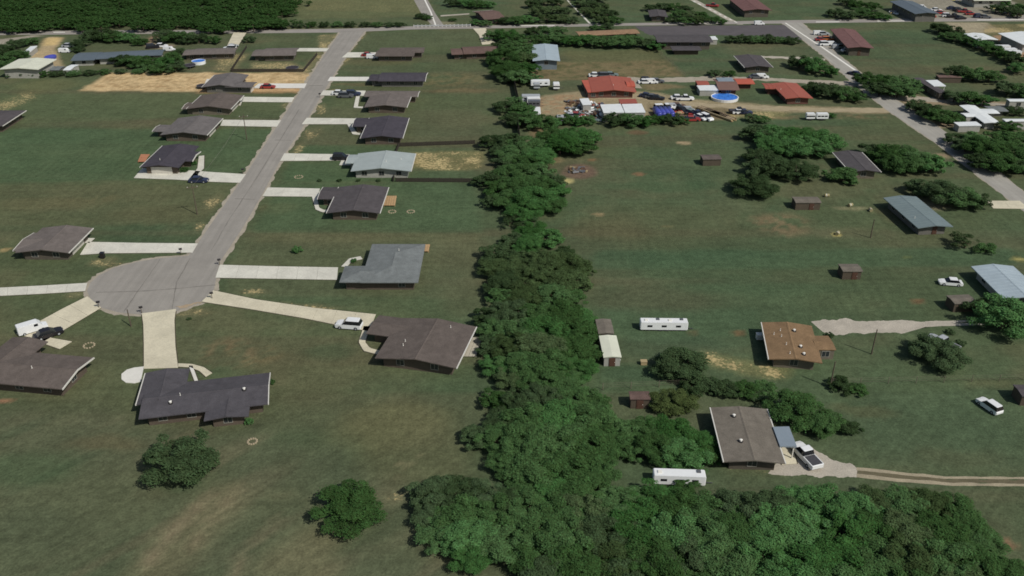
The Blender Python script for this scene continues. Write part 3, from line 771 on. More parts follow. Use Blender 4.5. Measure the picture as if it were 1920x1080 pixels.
OH, TH = 0.95, 0.15
def build_house(name, label, cat, blocks, roof_m, wall_m, ze=1.98, garage=None, door=None, windows=True, gutter='', vents=(), pipes=(), group=None, dz=0.013, open_walls=False, rib=0, chimney=None, oh=OH):
    B = [Block(q, k, pt, ze + i * dz + (h or 0)) for i, (q, k, pt, h) in enumerate([(list(x) + [0])[:4] for x in blocks])]
    base = sum((x.c for x in B), Vector()) / len(B)
    root = empty(name, (base.x, base.y, 0))
    tag(root, label, cat, group)
    wall = MB()
    roofs = []
    for bi, x in enumerate(B):
        o_ = oh if min(x.a, x.b) > 1.8 else 0.15
        c = x.c - Vector((base.x, base.y, 0))
        def P(s, t, z): return c + x.e * s + x.n * t + Vector((0, 0, z))
        L, W, z0 = x.L, x.W, x.ze
        rm = roof_m[bi] if isinstance(roof_m, (list, tuple)) else roof_m
        rb = MB()
        if x.kind in ('gu', 'gv'):
            vs = []
            for s in (-L, L):
                vs += [P(s, -W, z0), P(s, 0, z0 + x.rise), P(s, W, z0), P(s, W, z0 - TH), P(s, 0, z0 + x.rise - TH), P(s, -W, z0 - TH)]
            rb.add(vs, [(0, 1, 7, 6), (1, 2, 8, 7), (2, 3, 9, 8), (3, 4, 10, 9), (4, 5, 11, 10), (5, 0, 6, 11), (0, 5, 4, 1), (1, 4, 3, 2), (6, 7, 10, 11), (7, 8, 9, 10)])
            hw_ = z0 - TH + o_ * x.pitch - 0.03
            wl, ww = L - o_, W - o_
            if not open_walls:
                vs = []
                for s in (-wl, wl):
                    vs += [P(s, -ww, 0), P(s, -ww, hw_), P(s, 0, hw_ + ww * x.pitch), P(s, ww, hw_), P(s, ww, 0)]
                wall.add(vs, [(0, 1, 2, 3, 4), (9, 8, 7, 6, 5), (0, 5, 6, 1), (1, 6, 7, 2), (2, 7, 8, 3), (3, 8, 9, 4)])
        elif x.kind == 'hip':
            rl = max(0.05, L - W)
            vs = [P(-L, -W, z0), P(L, -W, z0), P(L, W, z0), P(-L, W, z0), P(-rl, 0, z0 + x.rise), P(rl, 0, z0 + x.rise),
                  P(-L, -W, z0 - TH), P(L, -W, z0 - TH), P(L, W, z0 - TH), P(-L, W, z0 - TH)]
            rb.add(vs, [(0, 1, 5, 4), (1, 2, 5), (2, 3, 4, 5), (3, 0, 4), (9, 8, 7, 6), (0, 6, 7, 1), (1, 7, 8, 2), (2, 8, 9, 3), (3, 9, 6, 0)])
            hw_ = z0 - TH - 0.02; wl, ww = L - o_, W - o_
            if not open_walls:
                vs = [P(-wl, -ww, 0), P(wl, -ww, 0), P(wl, ww, 0), P(-wl, ww, 0), P(-wl, -ww, hw_), P(wl, -ww, hw_), P(wl, ww, hw_), P(-wl, ww, hw_)]
                wall.add(vs, [(0, 1, 5, 4), (1, 2, 6, 5), (2, 3, 7, 6), (3, 0, 4, 7), (4, 5, 6, 7)])
        else:
            vs = [P(-L, -W, z0 - TH), P(L, -W, z0 - TH), P(L, W, z0 - TH), P(-L, W, z0 - TH), P(-L, -W, z0), P(L, -W, z0), P(L, W, z0 + .12), P(-L, W, z0 + .12)]
            rb.add(vs, [(3, 2, 1, 0), (4, 5, 6, 7), (0, 1, 5, 4), (1, 2, 6, 5), (2, 3, 7, 6), (3, 0, 4, 7)])
            hw_ = z0 - TH - 0.01; wl, ww = L - min(o_, .15), W - min(o_, .15)
            if not open_walls:
                vs = [P(-wl, -ww, 0), P(wl, -ww, 0), P(wl, ww, 0), P(-wl, ww, 0), P(-wl, -ww, hw_), P(wl, -ww, hw_), P(wl, ww, hw_), P(-wl, ww, hw_)]
                wall.add(vs, [(0, 1, 5, 4), (1, 2, 6, 5), (2, 3, 7, 6), (3, 0, 4, 7), (4, 5, 6, 7)])
        # outward faces
        ro = rb.build('roof', rm, root)
        bmx = bmesh.new(); bmx.from_mesh(ro.data); bmesh.ops.recalc_face_normals(bmx, faces=bmx.faces); bmx.to_mesh(ro.data); bmx.free()
        roofs.append(ro)
        # ridge cap
        if x.kind != 'flat' and min(L, W) > 2.4:
            rl = L - 0.02 if x.kind != 'hip' else max(0.05, L - W)
            if rl > 0.4:
                k = MB(); zr = z0 + x.rise
                vs = []
                for s in (-rl, rl):
                    vs += [P(s, -.2, zr - .2 * x.pitch + .012), P(s, 0, zr + .05), P(s, .2, zr - .2 * x.pitch + .012)]
                k.add(vs, [(0, 3, 4, 1), (1, 4, 5, 2), (0, 1, 2), (3, 5, 4)])
                k.build('ridge_cap', rm, ro)
        if rib and x.kind != 'flat':
            k = MB(); nr_ = int(2 * L / rib)
            for i in range(1, nr_):
                s = -L + 2 * L * i / nr_
                for sg in (-1, 1):
                    k.add([P(s - .04, 0, z0 + x.rise + .005), P(s + .04, 0, z0 + x.rise + .005), P(s + .04, sg * W, z0 + .005), P(s - .04, sg * W, z0 + .005),
                           P(s - .02, 0, z0 + x.rise + .05), P(s + .02, 0, z0 + x.rise + .05), P(s + .02, sg * W, z0 + .05), P(s - .02, sg * W, z0 + .05)],
                          [(4, 5, 6, 7), (0, 4, 7, 3), (1, 2, 6, 5), (3, 7, 6, 2)])
            so = k.build('standing_seams', rm, ro); so['kind'] = 'stuff'
        # gutters / fascias
        for sd in gutter:
            d, half, dep = {'E': (x.u, x.b, x.a), 'W': (-x.u, x.b, x.a), 'N': (x.v, x.a, x.b), 'S': (-x.v, x.a, x.b)}[sd]
            t = Vector((-d.y, d.x, 0))
            mid = x.c + d * (dep + 0.25)
            if any(y is not x and y.has(x.c + d * (dep + .3), 0) for y in B): continue
            eave = (x.kind == 'hip') or (abs(d.dot(x.n)) > .5) or x.kind == 'flat'
            k = MB()
            M = Matrix.Translation(c + d * dep) @ Matrix(((d.x, t.x, 0, 0), (d.y, t.y, 0, 0), (0, 0, 1, 0), (0, 0, 0, 1)))
            if eave:
                k.box(0.004, .15, -half, half, z0 - .15, z0 + .012, M)
                k.build('gutter', trim, root)
            else:
                for s0 in (-1, 1):
                    vs = [M @ Vector((xx, s0 * half * tt, z0 + x.rise * (1 - tt) + zz)) for xx in (0.004, .12) for (tt, zz) in ((1, -.2), (1, .03), (0, .03), (0, -.2))]
                    k.add(vs, [(0, 1, 2, 3), (7, 6, 5, 4), (0, 4, 5, 1), (1, 5, 6, 2), (2, 6, 7, 3), (3, 7, 4, 0)])
                k.build('fascia', trim, root)
    if wall.v:
        wo = wall.build('wall', wall_m, root)
        bmx = bmesh.new(); bmx.from_mesh(wo.data); bmesh.ops.recalc_face_normals(bmx, faces=bmx.faces); bmx.to_mesh(wo.data); bmx.free()
    else:
        for x in B:
            for sx in (-1, 1):
                for sy in (-1, 1):
                    p = x.c + x.u * sx * (x.a - .25) + x.v * sy * (x.b - .25) - Vector((base.x, base.y, 0))
                    k = MB(); k.box(p.x - .07, p.x + .07, p.y - .07, p.y + .07, 0, x.ze - TH - .02 + (0 if x.kind == 'flat' else .25 * x.pitch)); k.build('post', trim, root)
    def facing(sd, x):
        d, half, dep = {'E': (x.u, x.b, x.a), 'W': (-x.u, x.b, x.a), 'N': (x.v, x.a, x.b), 'S': (-x.v, x.a, x.b)}[sd]
        o_ = (oh if min(x.a, x.b) > 1.8 else .15) if x.kind != 'flat' else .15
        return d, half - o_, dep - o_
    if not open_walls:
        for bi, x in enumerate(B):
            for sd in 'NSEW':
                d, half, dep = facing(sd, x)
                t = Vector((-d.y, d.x, 0))
                rz = math.atan2(d.y, d.x) + math.pi / 2
                items = []
                if garage and garage == (bi, sd): items.append(('garage', 0.0, min(2.4, half - .3)))
                if door and door[:2] == (bi, sd): items.append(('door', door[2] * half if len(door) > 2 else 0.0, 0.55))
                if windows:
                    n = max(1, int(2 * half / 3.6))
                    if 2 * half > 2.4:
                        for i in range(n):
                            s = -half + (i + .5) * 2 * half / n
                            if all(abs(s - it[1]) > it[2] + .85 for it in items): items.append(('window', s, .7))
                for kind, s, w in items:
                    p = x.c + d * (dep + 0.02) + t * s
                    q = x.c + d * (dep + 0.5) + t * s
                    if any(y is not x and y.has(q, .3) for y in B): continue
                    lp = p - Vector((base.x, base.y, 0))
                    if kind == 'window':
                        zc = x.ze - TH - .74
                        if x.ze < 1.8: continue
                        wv_ = place(win_me, 'window', root, (lp.x, lp.y, zc), rz)
                        place(pane_me, 'pane', wv_, (0, 0, 0))
                    elif kind == 'door':
                        dv = place(door_me, 'door', root, (lp.x, lp.y, 0), rz, (1, 1, min(1, (x.ze - TH - .1) / 2.0))); place(handle_me, 'handle', dv, (0, 0, 0))
                    else:
                        place(garage_me, 'garage_door', root, (lp.x, lp.y, 0), rz, (w / 2.4, 1, min(1, (x.ze - TH - .1) / 2.0)))
    def on_roof(px, py):
        z = ze + .6
        for _ in range(5):
            p = G(px, py, z); q = Vector((p.x, p.y, 0))
            zz = [y.roofz(q) for y in B if y.has(q)]
            if not zz: return None, 0
            z = max(zz)
        bi = max((i for i, y in enumerate(B) if y.has(q)), key=lambda i: B[i].roofz(q))
        return Vector((p.x - base.x, p.y - base.y, z)), bi
    for (px, py) in vents:
        p, bi = on_roof(px, py)
        if p is None: continue
        place(vent_base_me, 'vent_flange', roofs[bi], p); place(vent_me, 'roof_vent', roofs[bi], p)
    for (px, py) in pipes:
        p, bi = on_roof(px, py)
        if p is None: continue
        place(pipe_me, 'roof_pipe', roofs[bi], p)
    return root, B

H = build_house
GU, GV, HIP, FL = 'gu', 'gv', 'hip', 'flat'
# --- the street, far side of the frame to near, west row
H('house', 'grey roofed house standing on the straw covered lot', 'house', [([(397, 141), (462, 141), (450, 164), (385, 164)], GV, .26), ([(430, 154), (480, 155), (475, 164.5), (424, 164)], GU, .24)], SH['grey'], WL['grey'], garage=(1, 'E'), door=(0, 'E', .5), gutter='W')
H('house', 'plain brown roofed house with a short side walk, by the street', 'house', [([(376, 179), (456, 180), (434, 205), (352, 205)], GV, .25), ([(352, 193), (380, 193), (374, 205), (343, 205)], GU, .2, -.15)], SH['brown'], WL['tan'], garage=(0, 'E'), gutter='WE')
H('house', 'grey roofed house with a small side wing and pale driveway', 'house', [([(332, 222), (418, 223), (388, 254), (303, 254)], GV, .25), ([(297, 235), (325, 235), (316, 248), (290, 247)], GU, .25, -.2)], SH['grey'], WL['brick'], garage=(0, 'E'), gutter='WE')
H('house', 'charcoal roofed house with an orange deck above the long white driveway', 'house', [([(301, 274), (369, 275), (340, 315), (267, 315)], GV, .25), ([(325, 285), (377, 285), (360, 303), (312, 303)], GU, .25, -.2)], SH['black'], WL['brick'], door=(1, 'E', 0), garage=(0, 'S'), gutter='WE', pipes=[(300, 300)])
H('house', 'grey brown roofed house beside the neck of the turning circle', 'house', [([(50, 428), (167, 429), (137, 475), (60, 475)], GV, .24), ([(63, 438), (110, 438), (80, 473), (27, 471)], GU, .24, -.1)], SH['warm_grey'], WL['brown'], garage=(0, 'E'), gutter='WE')
H('house', 'dark roofed house cut off at the edge beyond the open lawn', 'house', [([(-62, 207), (50, 209), (4, 236), (-112, 238)], HIP, .3), ], SH['dark_brown'], WL['brick'], gutter='E')
# west, at the turning circle
H('house', 'large brown roofed house with two cars on its cream driveway', 'house', [([(-30, 655), (188, 672), (104, 731), (-132, 708)], GU, .27), ([(24, 634), (84, 641), (40, 690), (-36, 680)], GV, .26, .1)], SH['brown'], WL['brick'], garage=(1, 'N'), door=(0, 'N', .2), gutter='EW', pipes=[(60, 690)])
H('house', 'charcoal roofed house below the wide cream driveway, white pad at its side', 'house', [([(264, 726), (500, 702), (509, 757), (273, 787)], GU, .26), ([(262, 702), (346, 694), (354, 750), (268, 760)], GV, .27, .05), ([(386, 735), (466, 727), (474, 781), (390, 790)], GV, .22, -.1)], SH['charcoal'], WL['brick'], garage=(1, 'N'), door=(0, 'N', .1), gutter='EW', vents=[(320, 756), (367, 767), (458, 731)], pipes=[(338, 741)])
# east row
H('house', 'far brown roofed house with cars on its driveway', 'house', [([(712, 90), (797, 90), (795, 99), (712, 100)], GU, .25), ([(706, 95), (780, 95), (777, 106), (706, 106)], GU, .25, -.1)], SH['brown'], WL['brown'], garage=(0, 'W'))
H('house', 'red brown roofed house tucked against the far end of the tree line', 'house', [([(868, 89), (938, 86), (935, 100), (866, 102)], GU, .26), ([(845, 92), (880, 91), (880, 102), (846, 103)], GU, .22, -.15)], SH['red_brown'], WL['brick'], garage=(0, 'N'))
H('house', 'long charcoal roofed house with a bright white driveway', 'house', [([(717, 137), (807, 137), (792, 153), (707, 153)], GU, .26), ([(697, 140), (725, 140), (722, 152), (690, 152)], GU, .26, -.15)], SH['black'], WL['grey'], garage=(1, 'W'), gutter='E')
H('house', 'warm grey roofed house of two blocks with parked cars in front', 'house', [([(687, 171), (786, 172), (784, 182), (684, 182)], GU, .27), ([(695, 180), (768, 181), (766, 202), (682, 202)], GV, .22, -.05)], SH['warm_grey'], WL['brick'], garage=(0, 'W'), door=(1, 'W', 0), gutter='E')
H('house', 'black roofed house with white gutters at both ends', 'house', [([(689, 222), (766, 222), (756, 260), (680, 260)], GV, .24), ([(669, 222), (705, 222), (698, 238), (660, 238)], GU, .22, -.1)], SH['black'], WL['brick'], garage=(1, 'W'), door=(0, 'W', -.2), gutter='EW')
H('house', 'house under a pale teal metal roof beside the straw patch', 'house', [([(672, 289), (778, 289), (772, 322), (657, 322)], GV, .22), ([(654, 291), (690, 291), (686, 307), (650, 307)], GU, .2, -.2)], MR['teal'], WL['white'], garage=(1, 'W'), door=(0, 'W', -.4), gutter='EW', rib=.9, pipes=[(724, 303), (724, 318), (752, 299)])
H('house', 'dark brown roofed house with a timber deck on its east end', 'house', [([(628, 352), (726, 352), (715, 401), (621, 400)], GV, .24), ([(602, 352), (645, 352), (640, 374), (600, 374)], GU, .22, -.1)], SH['dark_brown'], WL['brick'], garage=(1, 'W'), door=(0, 'W', -.1), gutter='EW')
H('house', 'slate grey hipped house wrapped round a small brick courtyard', 'house', [([(690, 459), (796, 459), (786, 531), (684, 531)], HIP, .28), ([(645, 500), (730, 500), (722, 530.5), (638, 530.5)], HIP, .28, .0)], SH['slate'], WL['brick'], garage=(1, 'W'), door=(0, 'W', .5), gutter='', pipes=[(748, 470)])
H('house', 'large brown roofed house at the edge of the tree line, white car outside', 'house', [([(722, 594), (898, 615), (850, 691), (734, 677)], GV, .22), ([(706, 592), (790, 602), (772, 638), (692, 627)], GU, .24, -.05)], SH['brown'], WL['brick'], garage=(1, 'W'), door=(0, 'W', -.2), gutter='E', pipes=[(760, 640), (756, 648), (845, 614)])
# the big lots across the tree line
H('house', 'tan roofed house with round white roof vents beside the pale gravel drive', 'house', [([(1424, 607), (1512, 610), (1552, 685), (1446, 673)], GV, .2), ([(1515, 630), (1553, 632), (1567, 656), (1535, 658)], GU, .2, -.1)], SH['tan'], WL['tan'], door=(1, 'E', 0), gutter='W', vents=[(1489, 621), (1501, 651), (1507, 665)], pipes=[(1463, 620), (1465, 631), (1474, 646), (1481, 663), (1451, 627)])
H('house', 'taupe roofed house with white edges, blue carport at its side', 'house', [([(1327, 765), (1437, 769), (1472, 870), (1363, 868)], GV, .18)], SH['taupe'], WL['brown'], door=(0, 'E', .2), gutter='WE', vents=[(1376, 781), (1389, 828)])
H('carport', 'blue metal carport beside the taupe roofed house', 'carport', [([(1450, 802), (1482, 803), (1490, 839), (1461, 839)], FL, 0)], MR['blue_grey'], WL['white'], ze=2.2, open_walls=True)
H('shed', 'cream metal shed with a dark ridge line beside the tree line', 'shed', [([(1128, 631), (1153, 630), (1168, 671), (1126, 671)], GV, .2)], MR['cream'], WL['white'], ze=1.75, door=(0, 'S', 0), windows=False)
H('shed', 'small grey roofed shed half under the tree line', 'shed', [([(1114, 600), (1143, 600), (1154, 626), (1124, 627)], GV, .22)], SH['taupe'], WL['timber'], ze=1.75, windows=False)
H('shed', 'small pinkish brown shed beside the yellow green bush', 'shed', [([(1177, 735), (1215, 735), (1222, 750), (1183, 750)], GU, .2)], SH['red_brown'], WL['timber'], ze=1.75, windows=False, door=(0, 'S', 0))
H('shed', 'small brown grey shed alone in the upper meadow near the white car', 'shed', [([(1570, 496), (1607, 496), (1619, 510), (1581, 510)], GU, .2)], SH['taupe'], WL['timber'], ze=1.75, windows=False, door=(0, 'S', .3))
H('shed', 'small grey shed alone below the clump of dark trees', 'shed', [([(1484, 370), (1531, 370), (1542, 381), (1492, 381)], GU, .2)], SH['taupe'], WL['timber'], ze=1.75, windows=False, door=(0, 'S', .3))
H('shed', 'tiny brown shed alone in the meadow below the junk yard', 'shed', [([(1312, 291), (1348, 290.5), (1353, 299), (1318, 300)], GU, .2)], SH['brown'], WL['timber'], ze=1.7, windows=False)
H('house', 'dark umber roofed house between two large trees', 'house', [([(1560, 287), (1615, 286), (1652, 324), (1595, 323)], GV, .28)], SH['umber'], WL['tan'], gutter='WE')
H('house', 'long house under a sea green metal roof', 'house', [([(1651, 372), (1716, 370), (1789, 426), (1726, 429)], GV, .22)], MR['sea'], WL['grey'], rib=1.0, door=(0, 'S', .2), pipes=[(1715, 409)])
H('house', 'house under a pale ice blue metal roof behind the big tree', 'house', [([(1824, 501), (1898, 500), (1968, 562), (1878, 562)], GV, .24)], [MR['ice']], WL['white'], rib=1.0)
H('shed', 'grey shed beside the ice blue roofed house', 'shed', [([(1776, 555), (1818, 553), (1830, 569), (1787, 571)], GU, .2)], SH['taupe'], WL['timber'], ze=1.75, windows=False)
H('shed', 'dark shed cut off by the frame above the lone white car', 'shed', [([(1898, 723), (1960, 723), (1985, 746), (1917, 744)], GU, .2)], SH['dark_brown'], WL['timber'], ze=1.75, windows=False)
H('workshop', 'pale blue metal workshop at the head of the tree line', 'building', [([(992, 85), (1036, 86), (1060, 115), (1004, 116)], GV, .2)], MR['ice'], WL['blue'], ze=3.0, rib=1.2)
# --- red roofs and the junk yard
H('house', 'large red metal roofed house at the end of the gravel drive', 'house', [([(1106, 146), (1180, 147), (1196, 173), (1106, 174)], GV, .2), ([(1092, 151), (1112, 151), (1122, 173), (1100, 174)], FL, 0, -.15), ([(1170, 152), (1186, 152), (1193, 163), (1177, 163)], GU, .2, .25)], [MR['red'], MR['bright_red'], MR['bright_red']], WL['red'], rib=1.2, pipes=[(1150, 160)])
H('shed', 'small red roofed shed beside the long white roofed shed', 'shed', [([(1303, 152), (1325, 152), (1331, 160), (1308, 160)], GU, .2)], MR['red'], WL['red'], ze=1.75, windows=False)
H('shed', 'long white roofed shed above the round blue pool', 'shed', [([(1307, 161), (1343, 161), (1347, 170), (1311, 170)], FL, 0)], MR['white'], WL['white'], ze=1.75, windows=False)
H('house', 'small house roofed in rust and grey metal beside the blue pool', 'house', [([(1336, 148), (1376, 150), (1386, 169), (1348, 170)], GU, .22), ([(1342, 147), (1372, 147), (1376, 154), (1347, 154)], FL, 0, .5)], [MR['rust'], MR['blue_grey']], WL['red'])
H('shed', 'orange red roofed shed behind the rusty house', 'shed', [([(1375, 148), (1408, 148), (1415, 158), (1382, 158)], GU, .2)], MR['bright_red'], WL['red'], ze=1.75, windows=False)
H('house', 'red metal roofed house with a stepped front beside the slanting road', 'house', [([(1455, 157), (1503, 157), (1515, 185), (1462, 186)], GV, .18), ([(1427, 157), (1475, 157), (1482, 168), (1436, 167)], GU, .18, -.1)], MR['red'], WL['red'], rib=1.2, pipes=[(1464, 168)])
H('shed', 'white roofed shed of a pair, the one beside the scrap heap', 'shed', [([(1123, 197), (1162, 197), (1172, 212), (1134, 213)], FL, 0)], MR['white'], WL['white'], ze=2.6, windows=False)
H('shed', 'white roofed shed of a pair, the one beside the blue tanks', 'shed', [([(1164, 196.5), (1200, 196.5), (1213, 212), (1174, 212.5)], FL, 0)], MR['white'], WL['white'], ze=2.7, windows=False)
H('shed', 'red and white striped roofed shed behind the paired white sheds', 'shed', [([(1158, 187), (1190, 187), (1197, 195.5), (1164, 195.5)], FL, 0)], MR['red'], WL['white'], ze=2.5, windows=False)
H('shed', 'small square white roofed hut on the tan yard', 'shed', [([(1087, 186), (1104, 186), (1108, 197), (1092, 198)], FL, 0)], MR['white'], WL['white'], ze=2.3, windows=False)
# --- beyond
H('garage', 'dark grey roofed garage on the far lawn', 'garage', [([(1376, 105.5), (1426, 105), (1450, 127), (1396, 127)], GV, .22)], SH['dark_brown'], WL['brown'], gutter='WE')
H('store', 'dark roofed building along the lower edge of the asphalt lot', 'building', [([(1217, 66), (1322, 66), (1342, 80), (1240, 80)], GU, .16)], SH['umber'], WL['brown'], ze=2.8)
H('shed', 'low dark roofed shed below the dark roofed store', 'shed', [([(1262, 87), (1308, 87), (1318, 95), (1254, 95)], GU, .14)], SH['umber'], WL['timber'], ze=1.7, windows=False)
H('shed', 'tiny white shed at the corner of the asphalt lot', 'shed', [([(1326, 69), (1340, 69), (1347, 75), (1333, 75)], FL, 0)], MR['white'], WL['white'], ze=1.75, windows=False)
H('warehouse', 'long maroon roofed building beside the crossroads parking', 'building', [([(1545, 55), (1594, 57), (1648, 91.5), (1601, 91.5)], GV, .2)], SH['maroon'], WL['brown'], ze=2.8, door=(0, 'S', 0))
H('warehouse', 'maroon roofed building at the top edge by the back lane', 'building', [([(1358, -3), (1412, -3), (1450, 20), (1400, 21)], GV, .2)], SH['maroon'], WL['brown'], ze=2.8)
H('house', 'orange roofed house hidden behind the far hedge', 'house', [([(1078, 60), (1190, 55), (1200, 63), (1086, 68)], GU, .2)], SH['orange'], WL['tan'])
H('cottage', 'brown roofed cottage with a white rear edge by the branch road', 'house', [([(892, 21), (930, 20), (941, 34), (903, 39)], GU, .25)], SH['red_brown'], WL['brick'], gutter='N')
H('cottage', 'dark roofed cottage beside the round far grove', 'house', [([(1209, 20), (1240, 20), (1260, 33), (1224, 32)], GV, .25)], SH['dark_brown'], WL['brown'])
H('warehouse', 'blue grey and brown roofed shop in the vehicle yard', 'building', [([(1666, 3), (1708, 4), (1764, 26), (1718, 28)], GV, .2)], [MR['slate_blue']], WL['grey'], ze=3.2)
H('warehouse', 'pale roofed building at the very top beyond the yard road', 'building', [([(1808, -10), (1880, -10), (1884, 2), (1818, 2)], GU, .12)], MR['cream'], WL['white'], ze=3.0)
H('barn', 'white roofed barn nearer the hedge on the sandy yard', 'barn', [([(1806, 64), (1842, 64), (1872, 75), (1836, 77)], GV, .16)], MR['white'], WL['white'], ze=3.0, windows=False)
H('barn', 'largest white roofed barn cut off by the frame on the sandy yard', 'barn', [([(1872, 64), (1965, 62), (1998, 84), (1916, 84)], GV, .14)], MR['white'], WL['white'], ze=3.0, windows=False)
H('house', 'narrow brown roofed house beside a white carport', 'house', [([(1716, 147), (1733, 147), (1774, 175), (1757, 176)], GV, .24)], SH['dark_brown'], WL['brown'])
H('carport', 'white carport alongside the narrow brown roofed house', 'carport', [([(1736, 151), (1758, 152), (1772, 162), (1750, 163)], FL, 0)], MR['white'], WL['white'], ze=2.3, open_walls=True)
H('shed', 'long low pink shed half under dark trees', 'shed', [([(1754, 141), (1798, 142), (1804, 146), (1760, 146)], GU, .15)], SH['red_brown'], WL['timber'], ze=1.75, windows=False)
H('house', 'long white roofed home with a side wing beyond the slanting road', 'house', [([(1792, 198), (1822, 199), (1882, 231), (1852, 232)], GV, .16), ([(1825, 205), (1862, 205), (1874, 213), (1838, 214)], GU, .16, -.1), ([(1802, 213), (1830, 212), (1838, 219), (1810, 220)], GU, .16, -.05)], MR['white'], WL['white'])
H('shed', 'slate roofed shed behind the long white roofed home', 'shed', [([(1842, 200), (1874, 200), (1892, 209), (1862, 210)], GU, .18)], SH['slate'], WL['grey'], ze=1.75, windows=False)
H('shed', 'low white roofed shed at the edge of the slanting road trees', 'shed', [([(1788, 230), (1832, 229.5), (1838, 236.5), (1798, 237)], FL, 0)], MR['white'], WL['white'], ze=1.75, windows=False)
H('mobile_home', 'thin white mobile home touching the frame, higher of two', 'house', [([(1887, 186.5), (1960, 186.5), (1964, 191), (1892, 191)], GU, .12)], MR['white'], WL['white'], ze=2.3)
H('mobile_home', 'thin white mobile home touching the frame, lower of two', 'house', [([(1880, 224), (1960, 224), (1964, 228.5), (1884, 228.5)], GU, .12)], MR['white'], WL['white'], ze=2.3)
# west, far
H('barn', 'big cream white barn roof at the end of the sandy drive', 'barn', [([(27, 112), (99, 112), (80, 132), (7, 131)], GV, .14)], MR['cream'], WL['white'], ze=3.0, windows=False, rib=1.5)
H('shed', 'small tilted white roofed shed above the cream barn', 'shed', [([(54, 88), (68, 87), (57, 100), (45, 100)], FL, 0)], MR['white'], WL['white'], ze=1.75, windows=False)
H('shed', 'dark grey shed between the barn and a white shed', 'shed', [([(99, 125), (118, 125), (115, 132), (96, 132)], GU, .2)], SH['slate'], WL['grey'], ze=1.75, windows=False)
H('shed', 'small white roofed shed beside the dark grey one', 'shed', [([(128, 122), (143, 122), (137, 132), (124, 132)], GU, .15)], MR['white'], WL['white'], ze=1.75, windows=False)
H('long_house', 'very long slate blue roofed building beyond the straw lot', 'building', [([(143, 100), (188, 98.5), (182, 113), (138, 114.5)], GU, .22), ([(186, 99), (240, 97), (238, 108), (181, 112)], GU, .22), ([(232, 97), (308, 93.5), (306, 104), (232, 107)], GU, .22)], MR['slate_blue'], WL['white'])
H('house', 'far brown grey house with a blue pool behind it', 'house', [([(366, 92), (446, 90), (441, 101), (362, 103)], GU, .24), ([(350, 94), (378, 93), (374, 103), (341, 104)], GU, .2, -.15)], SH['warm_grey'], WL['brown'])
H('house', 'far brown grey house at the corner of the street and county road', 'house', [([(497, 92), (561, 90), (554, 105), (492, 105)], GU, .24), ([(478, 94), (515, 93), (510, 105), (473, 105)], GU, .2, -.15)], SH['warm_grey'], WL['brown'])

# decks and pads, parts of the yards
def deck(name, px, m, label, cat, z=0.35):
    mb = MB()
    P = [G(p[0], p[1], z) for p in px]
    c = sum(P, Vector()) / 4
    root = empty(name, (c.x, c.y, 0)); tag(root, label, cat)
    BL, BR, FR, FL_ = P
    n = max(3, int((BR - BL).length / .45))
    for i in range(n):
        a, b_ = i / n + .01, (i + 1) / n - .01
        q = [BL.lerp(BR, a), BL.lerp(BR, b_), FL_.lerp(FR, b_), FL_.lerp(FR, a)]
        k = MB(); k.prism([(v.x - c.x, v.y - c.y) for v in reversed(q)], z - .05, z)
        k.build('plank', m, root)
    k = MB()
    for v in P:
        d = (c - v) * .08; k.box(v.x + d.x - c.x - .06, v.x + d.x - c.x + .06, v.y + d.y - c.y - .06, v.y + d.y - c.y + .06, 0, z - .052)
    k.build('deck_posts', m, root)
    return root
deck('deck', [(723, 367), (744, 367), (741, 385), (719, 385)], deck_m, 'tan timber deck on the dark brown roofed house', 'deck')
deck('deck', [(795, 458), (806, 458), (804, 471), (793, 471)], deck_m, 'small tan timber deck at the corner of the slate hipped house', 'deck')
deck('deck', [(264, 289), (281, 289), (272, 303), (258, 303)], mat('deck_orange', S(176, 122, 92), .85, (1., .08)), 'orange timber deck beside the charcoal roofed house', 'deck')
deck('deck', [(880, 632), (905, 632), (893, 668), (864, 668)], patio_m, 'pale slatted deck at the tree line end of the brown house', 'deck', .2)
deck('deck', [(388, 148), (397, 148), (393, 155), (384, 155)], concrete_new, 'small white deck behind the house on the straw lot', 'deck')
deck('deck', [(360, 103), (394, 102), (392, 106.5), (358, 106.5)], patio_m, 'pale deck between the far house and its blue pool', 'deck')
def pad_oval(px, label, m):
    P = [G(*p) for p in px]; c = sum(P, Vector()) / len(P)
    mb = MB(); poly = [(p.x, p.y) for p in P]
    ar = sum(poly[k][0] * poly[(k + 1) % len(poly)][1] - poly[(k + 1) % len(poly)][0] * poly[k][1] for k in range(len(poly)))
    if ar < 0: poly.reverse()
    mb.prism(poly, 0, .1)
    return tag(mb.build('patio', m), label, 'patio')
drive([(354, 686), (362, 700), (368, 714)], [(361, 686), (369, 700), (376, 712)], 'white entry path between the wings of the charcoal house', 1.6, 'front_walk', concrete_new)
pad_oval([(270, 688), (252, 690), (238, 694), (228, 702), (228, 712), (236, 718), (252, 719), (264, 716)], 'rounded white patio pad at the corner of the charcoal house', concrete_new)

# ------------------------------------------------------------------ vehicles
def paint(name, rgb): return mat('paint_' + name, S(*rgb), 0.35, (1.5, 0.03), spec=0.5)
PT = {k: paint(k, c) for k, c in dict(white=(226, 228, 228), silver=(168, 172, 176), black=(34, 32, 36), grey=(92, 94, 98), navy=(48, 54, 78), red=(150, 58, 54), blue=(70, 78, 160), tan=(170, 152, 116), brown=(104, 80, 62), teal=(112, 128, 126), orange=(186, 112, 66)).items()}
tyre_m = mat('tyre_rubber', (0.018, 0.018, 0.02), 0.9, (6., .1))
lamp_m = mat('lamp_lens', S(210, 208, 196), 0.2, (4., .05))
car_glass = mat('car_glass', (0.012, 0.014, 0.017), 0.1, (1., .1), spec=0.6)
flat_m = mat('truck_bed', S(70, 70, 74), 0.8, (3., .1))

